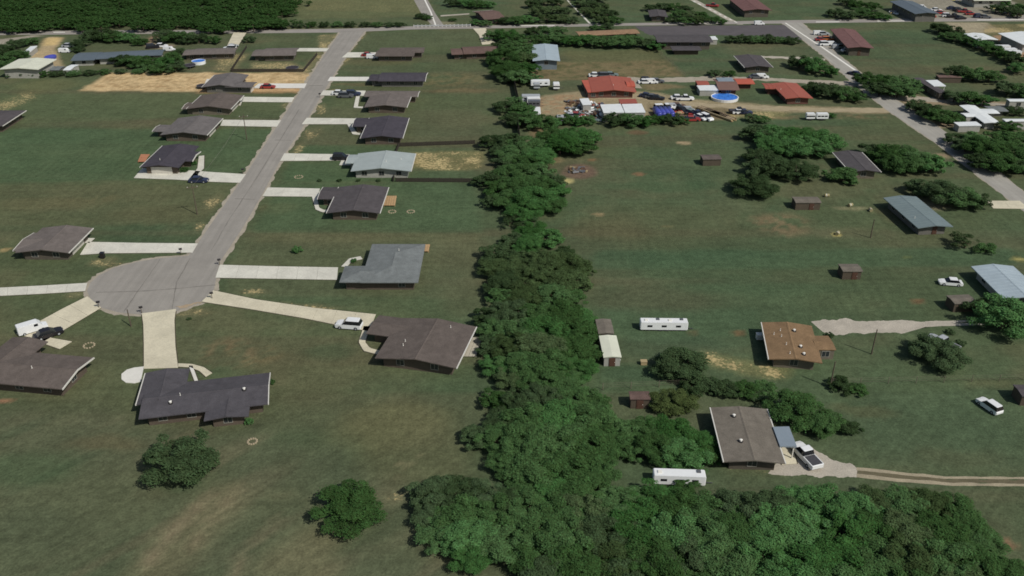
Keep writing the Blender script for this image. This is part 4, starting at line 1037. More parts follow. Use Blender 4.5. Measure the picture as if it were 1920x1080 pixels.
def loft(mb, secs):
    """secs: list of (x, halfwidth, z0, z1) cross-sections joined front to back"""
    vs = []
    for (x, w, z0, z1) in secs:
        vs += [(x, -w, z0), (x, w, z0), (x, w * .97, z1), (x, -w * .97, z1)]
    fs = [(0, 1, 2, 3)[::-1]]
    for i in range(len(secs) - 1):
        a, b_ = i * 4, i * 4 + 4
        fs += [(a, a + 1, b_ + 1, b_)[::-1], (a + 1, a + 2, b_ + 2, b_ + 1)[::-1], (a + 2, a + 3, b_ + 3, b_ + 2)[::-1], (a + 3, a, b_, b_ + 3)[::-1]]
    n = (len(secs) - 1) * 4
    fs.append((n, n + 1, n + 2, n + 3))
    mb.add(vs, fs)
def frust(mb, x0, x1, w, z0, z1, f0, f1, wi):
    vs = [(x0, -w, z0), (x1, -w, z0), (x1, w, z0), (x0, w, z0), (x0 + f0, -w + wi, z1), (x1 - f1, -w + wi, z1), (x1 - f1, w - wi, z1), (x0 + f0, w - wi, z1)]
    mb.add(vs, [(3, 2, 1, 0), (4, 5, 6, 7), (0, 1, 5, 4), (1, 2, 6, 5), (2, 3, 7, 6), (3, 0, 4, 7)])
CARS = {}
def car_proto(kind):
    if kind in CARS: return CARS[kind]
    P = {}
    if kind in ('sedan', 'suv'):
        L, w = 4.7, .92
        s = kind == 'suv'
        hz, rz_ = (1.0, 1.68) if s else (.86, 1.42)
        b_ = MB(); loft(b_, [(-L/2, .76, .38, .72), (-L/2 + .15, .9, .28, hz - .02), (-1.3, w, .25, hz), (.9, w, .25, hz), (1.7, .9, .25, hz - .06), (L/2 - .15, .84, .3, hz - .16), (L/2, .7, .4, .62)])
        P['body'] = mk(b_, 'body', None); b_ = MB()
        frust(b_, -L/2 + (.1 if s else .55), 1.05, .86, hz - .005, rz_ - .03, .3 if s else .62, .75, .16); P['window'] = mk(b_, 'window', car_glass); b_ = MB()
        x0, x1 = -L/2 + (.1 if s else .55) + (.28 if s else .58), .34
        loft(b_, [(x0 - .02, .62, rz_ - .03, rz_), (x0 + .15, .7, rz_ - .03, rz_ + .035), (x1 - .2, .7, rz_ - .03, rz_ + .03), (x1, .66, rz_ - .03, rz_)]); P['roof_panel'] = mk(b_, 'roof_panel', None)
        ax = 1.42
    elif kind == 'pickup':
        L, w = 5.5, .97
        b_ = MB(); loft(b_, [(-L/2, .9, .45, 1.0), (-L/2 + .1, w, .4, 1.05), (-.3, w, .38, 1.05), (1.2, w, .38, 1.05), (2.2, .94, .38, .98), (L/2, .82, .45, .85)])
        P['body'] = mk(b_, 'body', None); b_ = MB()
        frust(b_, -.55, 1.45, .9, 1.045, 1.72, .18, .7, .16); P['window'] = mk(b_, 'window', car_glass); b_ = MB()
        loft(b_, [(-.38, .7, 1.7, 1.74), (-.2, .74, 1.7, 1.77), (.6, .74, 1.7, 1.77), (.76, .68, 1.7, 1.73)]); P['roof_panel'] = mk(b_, 'roof_panel', None)
        b_ = MB(); b_.box(-L/2 + .15, -.62, -.8, .8, 1.04, 1.075); P['cargo_bed'] = mk(b_, 'cargo_bed', flat_m)
        ax = 1.7
    else:
        L, w = 5.6, .98
        b_ = MB(); loft(b_, [(-L/2, .92, .4, 2.0), (-L/2 + .1, w, .35, 2.12), (1.1, w, .32, 2.12), (1.75, .95, .32, 1.5), (1.9, .94, .32, 1.12), (L/2, .86, .4, .95)])
        P['body'] = mk(b_, 'body', None); b_ = MB()
        b_.add([(1.14, -.86, 2.06), (1.14, .86, 2.06), (1.80, .86, 1.42), (1.80, -.86, 1.42), (1.12, -.86, 2.0), (1.12, .86, 2.0), (1.7, .86, 1.4), (1.7, -.86, 1.4)], [(0, 3, 2, 1), (4, 5, 6, 7), (0, 1, 5, 4), (2, 3, 7, 6), (1, 2, 6, 5), (3, 0, 4, 7)])
        b_.box(.3, 1.05, -.992, .992, 1.4, 1.9); P['window'] = mk(b_, 'window', car_glass); b_ = MB()
        b_.box(-2.2, .8, -.85, .85, 2.11, 2.15); P['roof_panel'] = mk(b_, 'roof_panel', None)
        ax = 1.75
    b_ = MB(); b_.tube((0, -.11, 0), (0, .11, 0), .33, .33, 12); P['wheel'] = mk(b_, 'wheel', tyre_m)
    b_ = MB(); b_.tube((0, -.115, 0), (0, .115, 0), .17, .17, 8); P['rim'] = mk(b_, 'rim', PT['silver'])
    b_ = MB(); b_.box(-.05, .05, -.16, .16, -.07, .07); P['headlight'] = mk(b_, 'headlight', lamp_m)
    P['_'] = (L, w, ax)
    CARS[kind] = P
    return P
CATS = {'sedan': 'car', 'suv': 'car', 'pickup': 'pickup', 'van': 'van'}
NAMES = {'sedan': 'parked_car', 'suv': 'parked_car', 'pickup': 'pickup_truck', 'van': 'van'}
def car(kind, px, py, heading, colour, label, group=None, full=True, size=.94):
    if kind == 'van': size *= (.84 if full else .72)
    P = car_proto(kind); L, w, ax = P['_']
    g = G(px, py, .8)
    root = empty(NAMES[kind], (g.x, g.y, 0), R(heading)); root.scale = (size,) * 3
    tag(root, label, CATS[kind], group)
    def part(n, loc=(0, 0, 0), m=None, parent=root):
        o = bpy.data.objects.new(n, P[n]); o.location = loc; link(o, parent)
        if m:
            if not P[n].materials: P[n].materials.append(m)
            o.material_slots[0].link = 'OBJECT'; o.material_slots[0].material = m
        return o
    part('body', m=PT[colour]); part('window'); part('roof_panel', m=PT[colour])
    if 'cargo_bed' in P: part('cargo_bed')
    for sx in (-1, 1):
        for sy in (-1, 1):
            wo = part('wheel', (ax * sx, sy * (w - .1), .33))
            if full: part('rim', parent=wo)
    if full:
        for sy in (-1, 1): part('headlight', (L/2 - .06, sy * .58, .68))
    return root

car('sedan', 90, 622, 38, 'black', 'black sedan on the cream driveway of the big brown roofed house')
car('van', 60, 613, 38, 'white', 'white van parked beside the black sedan')
car('suv', 654, 606, 172, 'white', 'white car on the long cream driveway by the brown house')
car('sedan', 372, 335, 0, 'navy', 'dark car at the lower edge of the long white driveway')
car('pickup', 1512, 851, 108, 'white', 'white pickup on the gravel beside the blue carport')
car('pickup', 1768, 641, 125, 'silver', 'silver pickup beside the round bush by the pale gravel drive')
car('suv', 1856, 757, 112, 'white', 'lone white car standing on the open meadow', size=.8)
car('sedan', 1783, 526, 170, 'white', 'small white car alone in the upper meadow', size=.85)
car('sedan', 1848, 397, 8, 'silver', 'silver car at the gable end of the sea green roof', size=.8) if False else None
car('sedan', 502, 160.5, 0, 'red', 'red car on the bright white driveway of the straw lot', full=False)
car('sedan', 636, 172.5, 0, 'white', 'white car on the driveway of the two block house', full=False)
car('suv', 662, 174, 0, 'navy', 'navy car closest to the garage of the two block house', full=False)
car('suv', 648, 177.5, 0, 'grey', 'grey car on the lower side of the same driveway as the navy car', full=False)
car('sedan', 690, 101, 0, 'red', 'red car on the driveway of the far brown house', full=False)
car('van', 698, 105, 0, 'white', 'white van below the red car by the far brown house', full=False)
car('suv', 640, 293, 0, 'black', 'black car on the driveway of the teal roofed house', full=False)
car('sedan', 436, 85, 60, 'silver', 'silver car on the cream driveway of the house with the pool', full=False)
car('suv', 430, 89, 180, 'white', 'white car at the garage of the house with the pool', full=False)
car('sedan', 128, 84, 0, 'silver', 'silver car on grass above the slate blue long building', full=False)
car('van', 121, 94, 0, 'white', 'white van on grass beside the sandy drive', full=False)
car('sedan', 302, 84, 0, 'white', 'white car behind the slate blue long building', full=False)
car('van', 317, 91, 0, 'white', 'white van at the end of the slate blue long building', full=False)
car('suv', 286, 86, 20, 'black', 'black car at the end of the far gravel turn', full=False)
car('sedan', 1602, 136, 128, 'navy', 'dark car driving on the slanting road', full=False)
# crossroads parking beside the maroon roof
for k, (px, py, h, c_, kd, lb) in enumerate([(1535, 61, 0, 'white', 'van', 'white van nearest the crossroads in the gravel parking'), (1544, 61.5, 0, 'silver', 'sedan', 'silver car right behind the first white van'),
        (1540, 72, 0, 'red', 'sedan', 'red car in the gravel parking'), (1552, 72, 0, 'orange', 'suv', 'orange car beside the red one in the gravel parking'),
        (1548, 81, 0, 'white', 'suv', 'white car in the middle of the gravel parking'), (1560, 81, 0, 'white', 'van', 'white van in the middle of the gravel parking'),
        (1571, 87, 0, 'silver', 'van', 'silver van at the lower end of the gravel parking'), (1582, 87, 0, 'teal', 'suv', 'teal car at the lower end of the gravel parking'), (1590, 93, 0, 'white', 'sedan', 'white car at the lower corner of the maroon building')]):
    car(kd, px, py, h, c_, lb, 'cars parked by the maroon building', full=False)
# vehicle yard
for k, (px, py, c_, kd, lb) in enumerate([(1786, 14, 'navy', 'sedan', 'navy car at the rear of the vehicle yard'), (1797, 17, 'black', 'suv', 'black car behind a dark red one in the vehicle yard'), (1808, 20, 'red', 'pickup', 'dark red pickup in the vehicle yard'),
        (1820, 24, 'red', 'sedan', 'red car at the end of the row in the vehicle yard'), (1836, 29, 'navy', 'suv', 'navy car closest to the yard road'), (1848, 30, 'grey', 'sedan', 'grey car beside the yard road'),
        (1764, 22, 'red', 'sedan', 'red car beside the yard shop'), (1745, 29.5, 'red', 'suv', 'red car at the front corner of the yard shop'), (1777, 28, 'white', 'suv', 'white car by the county road in the vehicle yard'), (1788, 29, 'black', 'pickup', 'black pickup by the county road in the vehicle yard'),
        (1802, 32, 'black', 'sedan', 'black car behind the black pickup'), (1756, 17, 'white', 'sedan', 'white car beside the slate blue shop roof'), (1728, 12, 'white', 'van', 'white van at the edge of the slate blue shop')]):
    car(kd, px, py, [0, 12, -8][k % 3], c_, lb, 'vehicles in the far yard', full=False)
car('pickup', 1336, 9, -20, 'red', 'red truck on the verge of the back lane', full=False)
car('van', 1424, 42.5, 0, 'white', 'white van driving on the county road', full=False)
car('van', 1418, 9, 0, 'white', 'white van behind the upper maroon roof', full=False)
# junk yard
J = [(1214, 149, 0, 'black', 'suv', 'black car on the gravel drive'), (1210, 151.5, 0, 'white', 'sedan', 'white car below the black one on the gravel drive'), (1222, 151.5, 0, 'white', 'van', 'white van on the gravel drive beside a black car'), (1232, 150, 0, 'grey', 'sedan', 'grey car at the end of the cars on the gravel drive'),
     (1272, 181, 0, 'white', 'sedan', 'white car on the lawn towards the pool'), (1284, 183, 0, 'white', 'pickup', 'white pickup on the lawn towards the pool'),
     (1213, 177.5, -25, 'navy', 'sedan', 'navy car at the edge of the dirt drive'), (1224, 180, -25, 'grey', 'sedan', 'grey car at the edge of the dirt drive'), (1232, 181.5, -10, 'black', 'sedan', 'dark car trailing the others on the dirt drive'),
     (1240, 200, 10, 'white', 'suv', 'white car in the junk rows beside the blue tanks'), (1249, 200, 10, 'white', 'pickup', 'white pickup in the junk rows'), (1260, 198, 0, 'silver', 'van', 'silver van in the junk rows'), (1271, 196, 0, 'brown', 'sedan', 'brown car in the junk rows'),
     (1247, 208, 0, 'white', 'sedan', 'white car wedged behind the blue tanks'), (1290, 204, 0, 'silver', 'van', 'silver van in the middle of the junk rows'), (1296, 209, -50, 'teal', 'sedan', 'teal car askew in the junk rows'), (1306, 212, -50, 'navy', 'pickup', 'navy pickup askew in the junk rows'),
     (1314, 218, -60, 'white', 'sedan', 'white wreck facing the meadow'), (1325, 219, -60, 'white', 'suv', 'white wreck beside the timber stacks'), (1280, 206, -60, 'black', 'suv', 'black wreck in the junk rows'), (1281, 220, 0, 'brown', 'sedan', 'brown wreck at the meadow edge'), (1298, 221, 0, 'red', 'sedan', 'rusty red wreck at the meadow edge'),
     (1385, 207, 0, 'black', 'pickup', 'black pickup beside the tan sand bank'), (1396, 208, 0, 'navy', 'sedan', 'dark car beside the tan sand bank'), (1388, 208, 0, 'white', 'sedan', 'white car between dark ones by the sand bank'),
     (1146, 138, 0, 'teal', 'sedan', 'teal wreck on the dry field behind the red house'), (1128, 139, 0, 'black', 'sedan', 'black wreck on the dry field behind the red house'), (1117, 139, 0, 'white', 'sedan', 'white wreck on the dry field behind the red house'), (1136, 140, 0, 'grey', 'suv', 'grey wreck on the dry field behind the red house'),
     (1082, 214, -15, 'red', 'sedan', 'rusty red wreck under the hedge'), (1072, 215, 0, 'silver', 'sedan', 'silver wreck under the hedge beside the rusty one'), (1430, 142, 0, 'white', 'van', 'white van on the gravel drive by the orange roof'), (1418, 142, 0, 'grey', 'sedan', 'grey car behind the van on the gravel drive')]
for k, (px, py, h, c_, kd, lb) in enumerate(J):
    car(kd, px, py, h, c_, lb, 'vehicles round the junk yard', full=False)

# trailers: box on wheels with a drawbar
def trailer(name, px, m, label, cat='trailer', h=2.4, hatch=0, group=None, z0=.55):
    B_ = Block(px, 'gu', 0, h)
    root = empty(name, (B_.c.x, B_.c.y, 0), math.atan2(B_.u.y, B_.u.x)); tag(root, label, cat, group)
    a, b_ = B_.a, B_.b
    k = MB(); loft(k, [(-a, b_ * .94, z0 + .1, h - .12), (-a + .12, b_, z0, h), (a - .12, b_, z0, h), (a, b_ * .94, z0 + .1, h - .12)])
    k.build('body', m, root)
    k = MB(); k.box(-a + .2, a - .2, -b_ + .25, b_ - .25, z0 - .15, z0 - .002); k.tube((a - .3, 0, z0 - .08), (a + 1.0, 0, z0 - .12), .06, .06, 6); k.build('chassis', flat_m, root)
    for sx in (-.25, .25):
        for sy in (-1, 1):
            o = bpy.data.objects.new('wheel', car_proto('sedan')['wheel']); o.location = (sx * a * .5, sy * (b_ - .15), .33); link(o, root)
    for i in range(hatch):
        k = MB(); x = -a * .75 + i * 1.5 * a / max(1, hatch - 1); k.box(x - .25, x + .25, -.25 + .3 * (i % 2), .25 + .3 * (i % 2), h, h + .12); k.build('roof_hatch', PT['grey'] if i % 2 else vent_m, root)
    for i in range(3):
        x = -a * .6 + i * a * .6
        for sy in (-1, 1): k = MB(); k.box(x - .4, x + .4, sy * (b_ - .02) - .03, sy * (b_ - .02) + .03, h - .85, h - .5); k.build('window', car_glass, root)
    return root
trailer('camper_trailer', [(1199, 597), (1288, 598), (1291, 607), (1202, 606)], PT['white'], 'long white camper trailer alone on the meadow', 'camper', 1.65, 4, z0=.3)
trailer('camper_trailer', [(1222, 878), (1322, 883), (1324, 896), (1228, 894)], PT['white'], 'white trailer half hidden between the wood and the taupe house', 'camper', 1.65, 2, z0=.3)
WHT = [([(994, 150), (1030, 149), (1031, 153), (996, 153)], 'white', 'long white trailer on the dry field by the tree line'), ([(978, 177), (1012, 177), (1013, 181), (978, 181)], 'silver', 'silver trailer in the stack of trailers by the fence'), ([(988, 182), (1012, 181.5), (1013, 185), (988, 185.5)], 'white', 'white trailer just below the silver trailer'), ([(990, 187), (1013, 187), (1013, 191), (990, 191)], 'grey', 'grey trailer lowest by the fence'),
       ([(997, 201), (1010, 201), (1017, 213), (1004, 213)], 'white', 'white trailer end on beside the tree line'), ([(1038, 154), (1050, 154), (1048, 159), (1036, 159)], 'white', 'small white trailer on the green patch of the yard'), ([(1000, 155), (1012, 155), (1013, 158), (1001, 158)], 'silver', 'small silver trailer near the fence'),
       ([(1044, 216), (1057, 216), (1057, 220), (1044, 220)], 'silver', 'small pale trailer against the hedge'), ([(1512, 211.5), (1528, 211.5), (1528, 214.5), (1512, 214.5)], 'white', 'white flatbed trailer beside the dirt drive'), ([(1531, 211.5), (1553, 211.5), (1553, 214.5), (1531, 214.5)], 'white', 'second white trailer beside the dirt drive'),
       ([(1860, 84.5), (1893, 84.5), (1894, 87), (1861, 87)], 'white', 'uppermost white semi trailer on the sandy yard'), ([(1875, 90), (1905, 90), (1906, 92.6), (1876, 92.6)], 'white', 'middle white semi trailer on the sandy yard'), ([(1888, 94.4), (1914, 94.4), (1915, 97), (1889, 97)], 'white', 'lowest white semi trailer on the sandy yard')]
for k, (q, c_, lb) in enumerate(WHT):
    trailer('box_trailer', q, PT[c_], lb, 'trailer', 1.9, 0, 'trailers on the far yards')

# blue tanks
tank_m = PT['blue']
for i, lb in enumerate(('blue tank nearest the white roofed sheds', 'second blue tank from the white roofed sheds', 'third blue tank from the white roofed sheds', 'blue tank farthest from the white roofed sheds')):
    a = G(1229 + i * 8, 205, 1.0); b_ = G(1237 + i * 8, 216, 1.0)
    root = empty('storage_tank', ((a.x + b_.x) / 2, (a.y + b_.y) / 2, 0)); tag(root, lb, 'tank', 'blue tanks in the junk yard')
    c = Vector((root.location.x, root.location.y, 0))
    k = MB(); k.tube(a - c, b_ - c, .9, .9, 14)
    d = (b_ - a).normalized(); k.tube(a - c - d * .3, a - c, .5, .9, 14); k.tube(b_ - c, b_ - c + d * .3, .9, .5, 14); k.build('shell', tank_m, root, True)
    for t in (.25, .75):
        p = (a - c).lerp(b_ - c, t); k = MB(); k.box(p.x - .8, p.x + .8, p.y - .12, p.y + .12, 0, .5); k.build('cradle', flat_m, root)

# scrap heaps and timber stacks
def heap(px, py, r, n, label, name='scrap_heap', cols=('silver', 'grey', 'brown', 'white', 'teal'), hh=.9, cat='scrap heap', seed=1):
    rr = random.Random(seed)
    g = G(px, py, .3); root = empty(name, (g.x, g.y, 0)); tag(root, label, cat)
    for c_ in cols:
        k = MB()
        for i in range(n // len(cols)):
            a, d = rr.uniform(0, 6.28), r * math.sqrt(rr.random())
            x, y = d * math.cos(a) * 1.5, d * math.sin(a)
            s = rr.uniform(.2, .8)
            z = hh * (1 - d / r) * rr.uniform(.3, 1) + s * .2
            M = Matrix.Translation((x, y, max(z, s * .35))) @ Matrix.Rotation(rr.uniform(0, 3), 4, 'Z') @ Matrix.Rotation(rr.uniform(-.5, .5), 4, 'X')
            k.box(-s, s, -s * rr.uniform(.2, .8), s * rr.uniform(.2, .8), -s * .3, s * .3, M)
        o = k.build('scrap_pieces', PT[c_], root); o['kind'] = 'stuff'
    return root
heap(1098, 206, 4.0, 90, 'grey scrap heap beside the small square white hut', seed=3)
heap(1116, 216, 4.5, 110, 'larger scrap heap beside the paired white sheds', seed=4)
heap(1112, 196, 2.5, 40, 'small red and white scrap heap behind the paired sheds', cols=('red', 'white', 'grey'), seed=5)
heap(1078, 192, 2.2, 30, 'brown heap at the middle of the tan yard', cols=('brown', 'grey'), seed=6)
heap(1272, 214, 3.5, 50, 'rusty heap in the junk rows beside the blue tanks', cols=('brown', 'red', 'tan'), seed=7)
heap(1700, 22, 5.0, 110, 'pale scrap heap beside the slate blue shop', cols=('white', 'tan', 'grey', 'silver'), seed=8)
heap(1082, 318, 1.6, 40, 'small brush heap on the bare red soil circle', 'brush_heap', ('brown', 'grey', 'tan'), .5, 'brush heap', 9)
heap(987, 190, 1.6, 36, 'clutter of boxes by the trailers and fence', 'clutter_heap', ('white', 'brown', 'tan'), .5, 'clutter', 10)
heap(90, 128, 2.4, 40, 'clutter along the edge of the cream barn', 'clutter_heap', ('white', 'grey', 'tan'), .4, 'clutter', 11)
for i, (px, py, lb) in enumerate([(1330, 208, 'timber stack nearest the junk rows'), (1342, 213, 'timber stack second from the junk rows'), (1354, 218, 'timber stack closest to the sand bank')]):
    g = G(px, py, .3); root = empty('timber_stack', (g.x, g.y, 0), R(-55)); tag(root, lb, 'timber stack', 'timber stacks in the junk yard')
    rr = random.Random(i)
    for r_ in range(3):
        for c_ in range(5):
            k = MB(); x = rr.uniform(-.3, .3); k.box(-4 + x, 4 + x, -1 + c_ * .42, -1 + c_ * .42 + .36, r_ * .22, r_ * .22 + .18); k.build('beam', PT['tan'] if (r_ + c_) % 3 else PT['brown'], root)
pp = G(1364, 207, .2)
# ------------------------------------------------------------------ pools and trampolines
water = mat('pool_water', S(66, 128, 216), 0.25, (1.2, 0.22), (4.0, 0.2), spec=0.5)
def ring(name, px, py, rx, ry, label, cat, rim_m, top_m, h, legs=0):
    g = G(px, py, h); r = rx / ppm(py)
    ky = abs(G(px, py - ry, h).y - G(px, py + ry, h).y) / 2 / r
    root = empty(name, (g.x, g.y, 0)); tag(root, label, cat)
    n = 28
    cs = [(math.cos(2 * math.pi * i / n), math.sin(2 * math.pi * i / n) * ky) for i in range(n)]
    k = MB()
    if legs:
        for i in range(n):
            a, b_ = cs[i], cs[(i + 1) % n]; k.tube((a[0] * r, a[1] * r, h), (b_[0] * r, b_[1] * r, h), .09, .09, 6)
        k.build('rim', rim_m, root)
        for i in range(legs):
            a = cs[i * n // legs]; q = MB(); q.tube((a[0] * r, a[1] * r, 0), (a[0] * r, a[1] * r, h), .05, .05, 6); q.build('leg', rim_m, root)
    else:
        vs = []
        for (s, z) in ((1.0, 0), (1.02, h), (.95, h), (.95, h - .25)):
            vs += [(c_[0] * r * s, c_[1] * r * s, z) for c_ in cs]
        fs = [(j * n + i, j * n + (i + 1) % n, (j + 1) * n + (i + 1) % n, (j + 1) * n + i) for j in range(3) for i in range(n)]
        k.add(vs, fs); k.build('rim', rim_m, root)
    k = MB(); zt = h - (.12 if not legs else .01)
    k.add([(c_[0] * r * .96, c_[1] * r * .96, zt) for c_ in cs] + [(c_[0] * r * .96, c_[1] * r * .96, zt - .04) for c_ in cs], [tuple(range(n)), tuple(range(n, 2 * n))[::-1]])
    k.build('water' if not legs else 'mat', top_m, root)
    return root
ring('swimming_pool', 1359, 181, 25, 7.2, 'round above ground pool of blue water below the white roofed shed', 'pool', PT['white'], water, .75)
ring('swimming_pool', 372, 113.5, 12.5, 3.2, 'oval blue pool behind the far house', 'pool', PT['white'], water, 1.0)
bl = mat('blue_cover', S(78, 84, 176), 0.6, (1., .1)); tm = mat('trampoline_mat', S(58, 54, 60), 0.8, (2., .1))
ring('trampoline', 355, 122, 11, 3.2, 'dark trampoline below the oval blue pool', 'trampoline', PT['grey'], tm, .8, 6)
ring('trampoline', 548, 126.5, 11.5, 3.4, 'dark trampoline by the fence corner at the street', 'trampoline', PT['grey'], tm, .8, 6)
ring('trampoline', 379, 160, 10, 3.0, 'dark trampoline lying on the straw lot', 'trampoline', PT['grey'], tm, .8, 6)
ring('covered_pool', 94, 105.5, 9.5, 3.6, 'violet blue covered pool behind the cream barn', 'pool', PT['blue'], bl, .7)

# stone rings on lawns
stone = mat('ring_stone', S(160, 148, 124), 0.9, (4., .15), rnd=.1)
b = MB(); b.tube((0, 0, 0), (0, 0, .14), .17, .12, 6); stone_me = mk(b, 'stone', stone)
for (px, py, r, lb) in ((735, 397, .75, 'stone ring on the lawn nearer the timber deck'), (770, 397, .75, 'stone ring on the lawn farther from the timber deck'), (167, 648, .8, 'pale stone ring by the cream L shaped walk'), (473, 828, .6, 'small pale stone ring below the charcoal roofed house'), (560, 332, .9, 'stone ring on the lawn below the teal roof')):
    g = G(px, py); root = empty('stone_ring', (g.x, g.y, 0)); tag(root, lb, 'stone ring', 'stone rings on the lawns')
    for i in range(12): place(stone_me, 'stone', root, (r * math.cos(i * .5236), r * math.sin(i * .5236), 0), i * .7)

# ------------------------------------------------------------------ fences
fence_m = mat('fence_timber', S(58, 53, 47), 0.9, (0.6, .1), (6., .15))
def fence(A, B_, label, h=1.8, name='fence', m=fence_m):
    a, b_ = G(*A), G(*B_)
    root = empty(name, (a.x, a.y, 0), math.atan2(b_.y - a.y, b_.x - a.x)); tag(root, label, 'fence')
    L = (b_ - a).length; n = max(1, int(round(L / 2.4)))
    s = L / n
    pm = MB()
    for i in range(16): pm.box(s * i / 16 + .008, s * (i + 1) / 16 - .008, -.012, .012, .06, h - (.02 if i % 2 else 0))
    pm.box(0, s, .013, .06, .35, .44); pm.box(0, s, .013, .06, h - .4, h - .31)
    pme = mk(pm, 'panel', m)
    q = MB(); q.box(-.06, .06, .02, .14, 0, h + .05); qme = mk(q, 'post', m)
    for i in range(n): place(pme, 'panel', root, (i * s, 0, 0))
    for i in range(n + 1): place(qme, 'post', root, (i * s, 0, 0))
fence((962, 152), (974, 205), 'upper run of tall dark fence along the tree line', 2.2)
fence((970, 236), (974, 264), 'lower run of tall dark fence along the tree line', 2.2)
fence((742, 341), (886, 342), 'dark fence along the lower edge of the teal house lot', 1.0)
fence((745, 275), (890, 270), 'dark fence along the upper edge of the teal house lot', 1.0)
fence((738, 341), (742, 324), 'short fence from the teal house to the lower lot edge', 1.0)
fence((742, 290), (748, 276), 'short fence from the teal house to the upper lot edge', 1.0)
fence((434, 134), (463, 90), 'dark fence between the two far lots by the blue pool', 1.0)
fence((570, 134), (595, 104), 'dark fence of the corner lot beside the street', 1.0)
fence((434, 135), (568, 135), 'long fence along the top of the straw lot', 1.0)
# low wire fences
wire_m = mat('wire_fence', S(120, 112, 98), .8, (3., .1))
def wire_fence(A, B_, label, sp=4.0):
    a, b_ = G(*A), G(*B_)
    root = empty('wire_fence', (a.x, a.y, 0), math.atan2(b_.y - a.y, b_.x - a.x)); tag(root, label, 'fence')
    L = (b_ - a).length; n = int(L / sp)
    q = MB(); q.tube((0, 0, 0), (0, 0, 1.2), .05, .045, 6); qme = mk(q, 'post', wire_m)
    for i in range(n + 1): place(qme, 'post', root, (i * L / n, 0, 0))
    for z in (.5, .85, 1.15):
        k = MB(); k.tube((0, 0, z), (L, 0, z), .012, .012, 4); k.build('wire', wire_m, root)
wire_fence((1130, 731), (1340, 722), 'thin wire fence below the long white camper meadow')
wire_fence((1560, 722), (1925, 714), 'thin wire fence crossing the meadow above the lone white car')
wire_fence((1233, 98), (1284, 144), 'thin wire fence on the edge of the dry brown field')

# ------------------------------------------------------------------ poles, boxes
pole_m = mat('pole_timber', S(92, 84, 72), .9, (2., .15)); wire_line = mat('cable', S(120, 116, 108), .6, (3., .05))
def pole(px, py, label, h=6.6, arm=True, rz=0.3):
    g = G(px, py); root = empty('utility_pole', (g.x, g.y, 0), rz); tag(root, label, 'utility pole', 'utility poles')
    k = MB(); k.tube((0, 0, 0), (0, 0, h), .12, .08, 8); k.build('pole', pole_m, root)
    if not arm: return g
    k = MB(); k.box(-1.1, 1.1, -.06, .06, h - .7, h - .55); k.build('crossarm', pole_m, root)
    for x in (-.95, 0, .95): k = MB(); k.tube((x, 0, h - .55), (x, 0, h - .35), .05, .04, 6); k.build('insulator', vent_m, root)
    return g + Vector((0, 0, h - .35))
def cable(pts, label):
    k = MB()
    for a, b_ in zip(pts, pts[1:]):
        prev = a
        for i in range(1, 9):
            t = i / 8; p = a.lerp(b_, t); p.z -= 1.2 * 4 * t * (1 - t) * .6
            k.tube(prev, p, .022, .022, 4); prev = p
    c = pts[0]
    o = k.build('power_line', wire_line); tag(o, label, 'power line')
W1 = [pole(463, 262, 'wooden pole on the verge above the long white driveway'), pole(370, 402, 'wooden pole on the verge above the broad pale driveway')]; pole(246, 612, 'wooden pole on the grass between the two cream driveways', 3.2, False)
cable(W1, 'thin sagging power line along the residential street')
pole(1634, 664, 'lone wooden pole on the lawn of the tan roofed house', 4.5, False); pole(1556, 726, 'lone wooden pole on the wire fence line', 4.5, False); pole(1632, 446, 'lone wooden pole in the upper meadow', 4.0, False)
mail_m = PT['black']
b = MB(); b.box(-.05, .05, -.05, .05, 0, 1.0); mpost = mk(b, 'post', pole_m)
b = MB(); b.box(-.3, .3, -.14, .14, 1.0, 1.2); b.tube((-.3, 0, 1.2), (.3, 0, 1.2), .14, .14, 10); mbox = mk(b, 'box', mail_m)
for (px, py, lb) in ((412, 497, 'black mailbox at the wide driveway of the slate hipped house'), (340, 477, 'black mailbox at the broad pale driveway'), (266, 587, 'black mailbox at the top of the wide cream driveway'), (186, 577, 'black mailbox at the mouth of the cream driveway with parked cars'), (456, 326, 'black mailbox at the long white driveway'), (600, 183, 'black mailbox at the driveway with several cars'), (398, 560, 'black mailbox at the long cream driveway')):
    g = G(px, py); root = empty('mailbox', (g.x, g.y, 0), .4); tag(root, lb, 'mailbox', 'roadside mailboxes')
    place(mpost, 'post', root, (0, 0, 0)); place(mbox, 'box', root, (0, 0, 0))
# guard rail at the branch road
a, b_ = G(776, 51.5), G(882, 50)
root = empty('guard_rail', (a.x, a.y, 0), math.atan2(b_.y - a.y, b_.x - a.x)); tag(root, 'white posted guard rail beside the branch road junction', 'guard rail')
L = (b_ - a).length
k = MB(); k.box(0, L, -.04, .04, .5, .8); k.build('rail', PT['silver'], root)
q = MB(); q.box(-.14, .14, .045, .2, 0, .95); qme = mk(q, 'post', trim)
for i in range(15): place(qme, 'post', root, (L * i / 14, 0, 0))
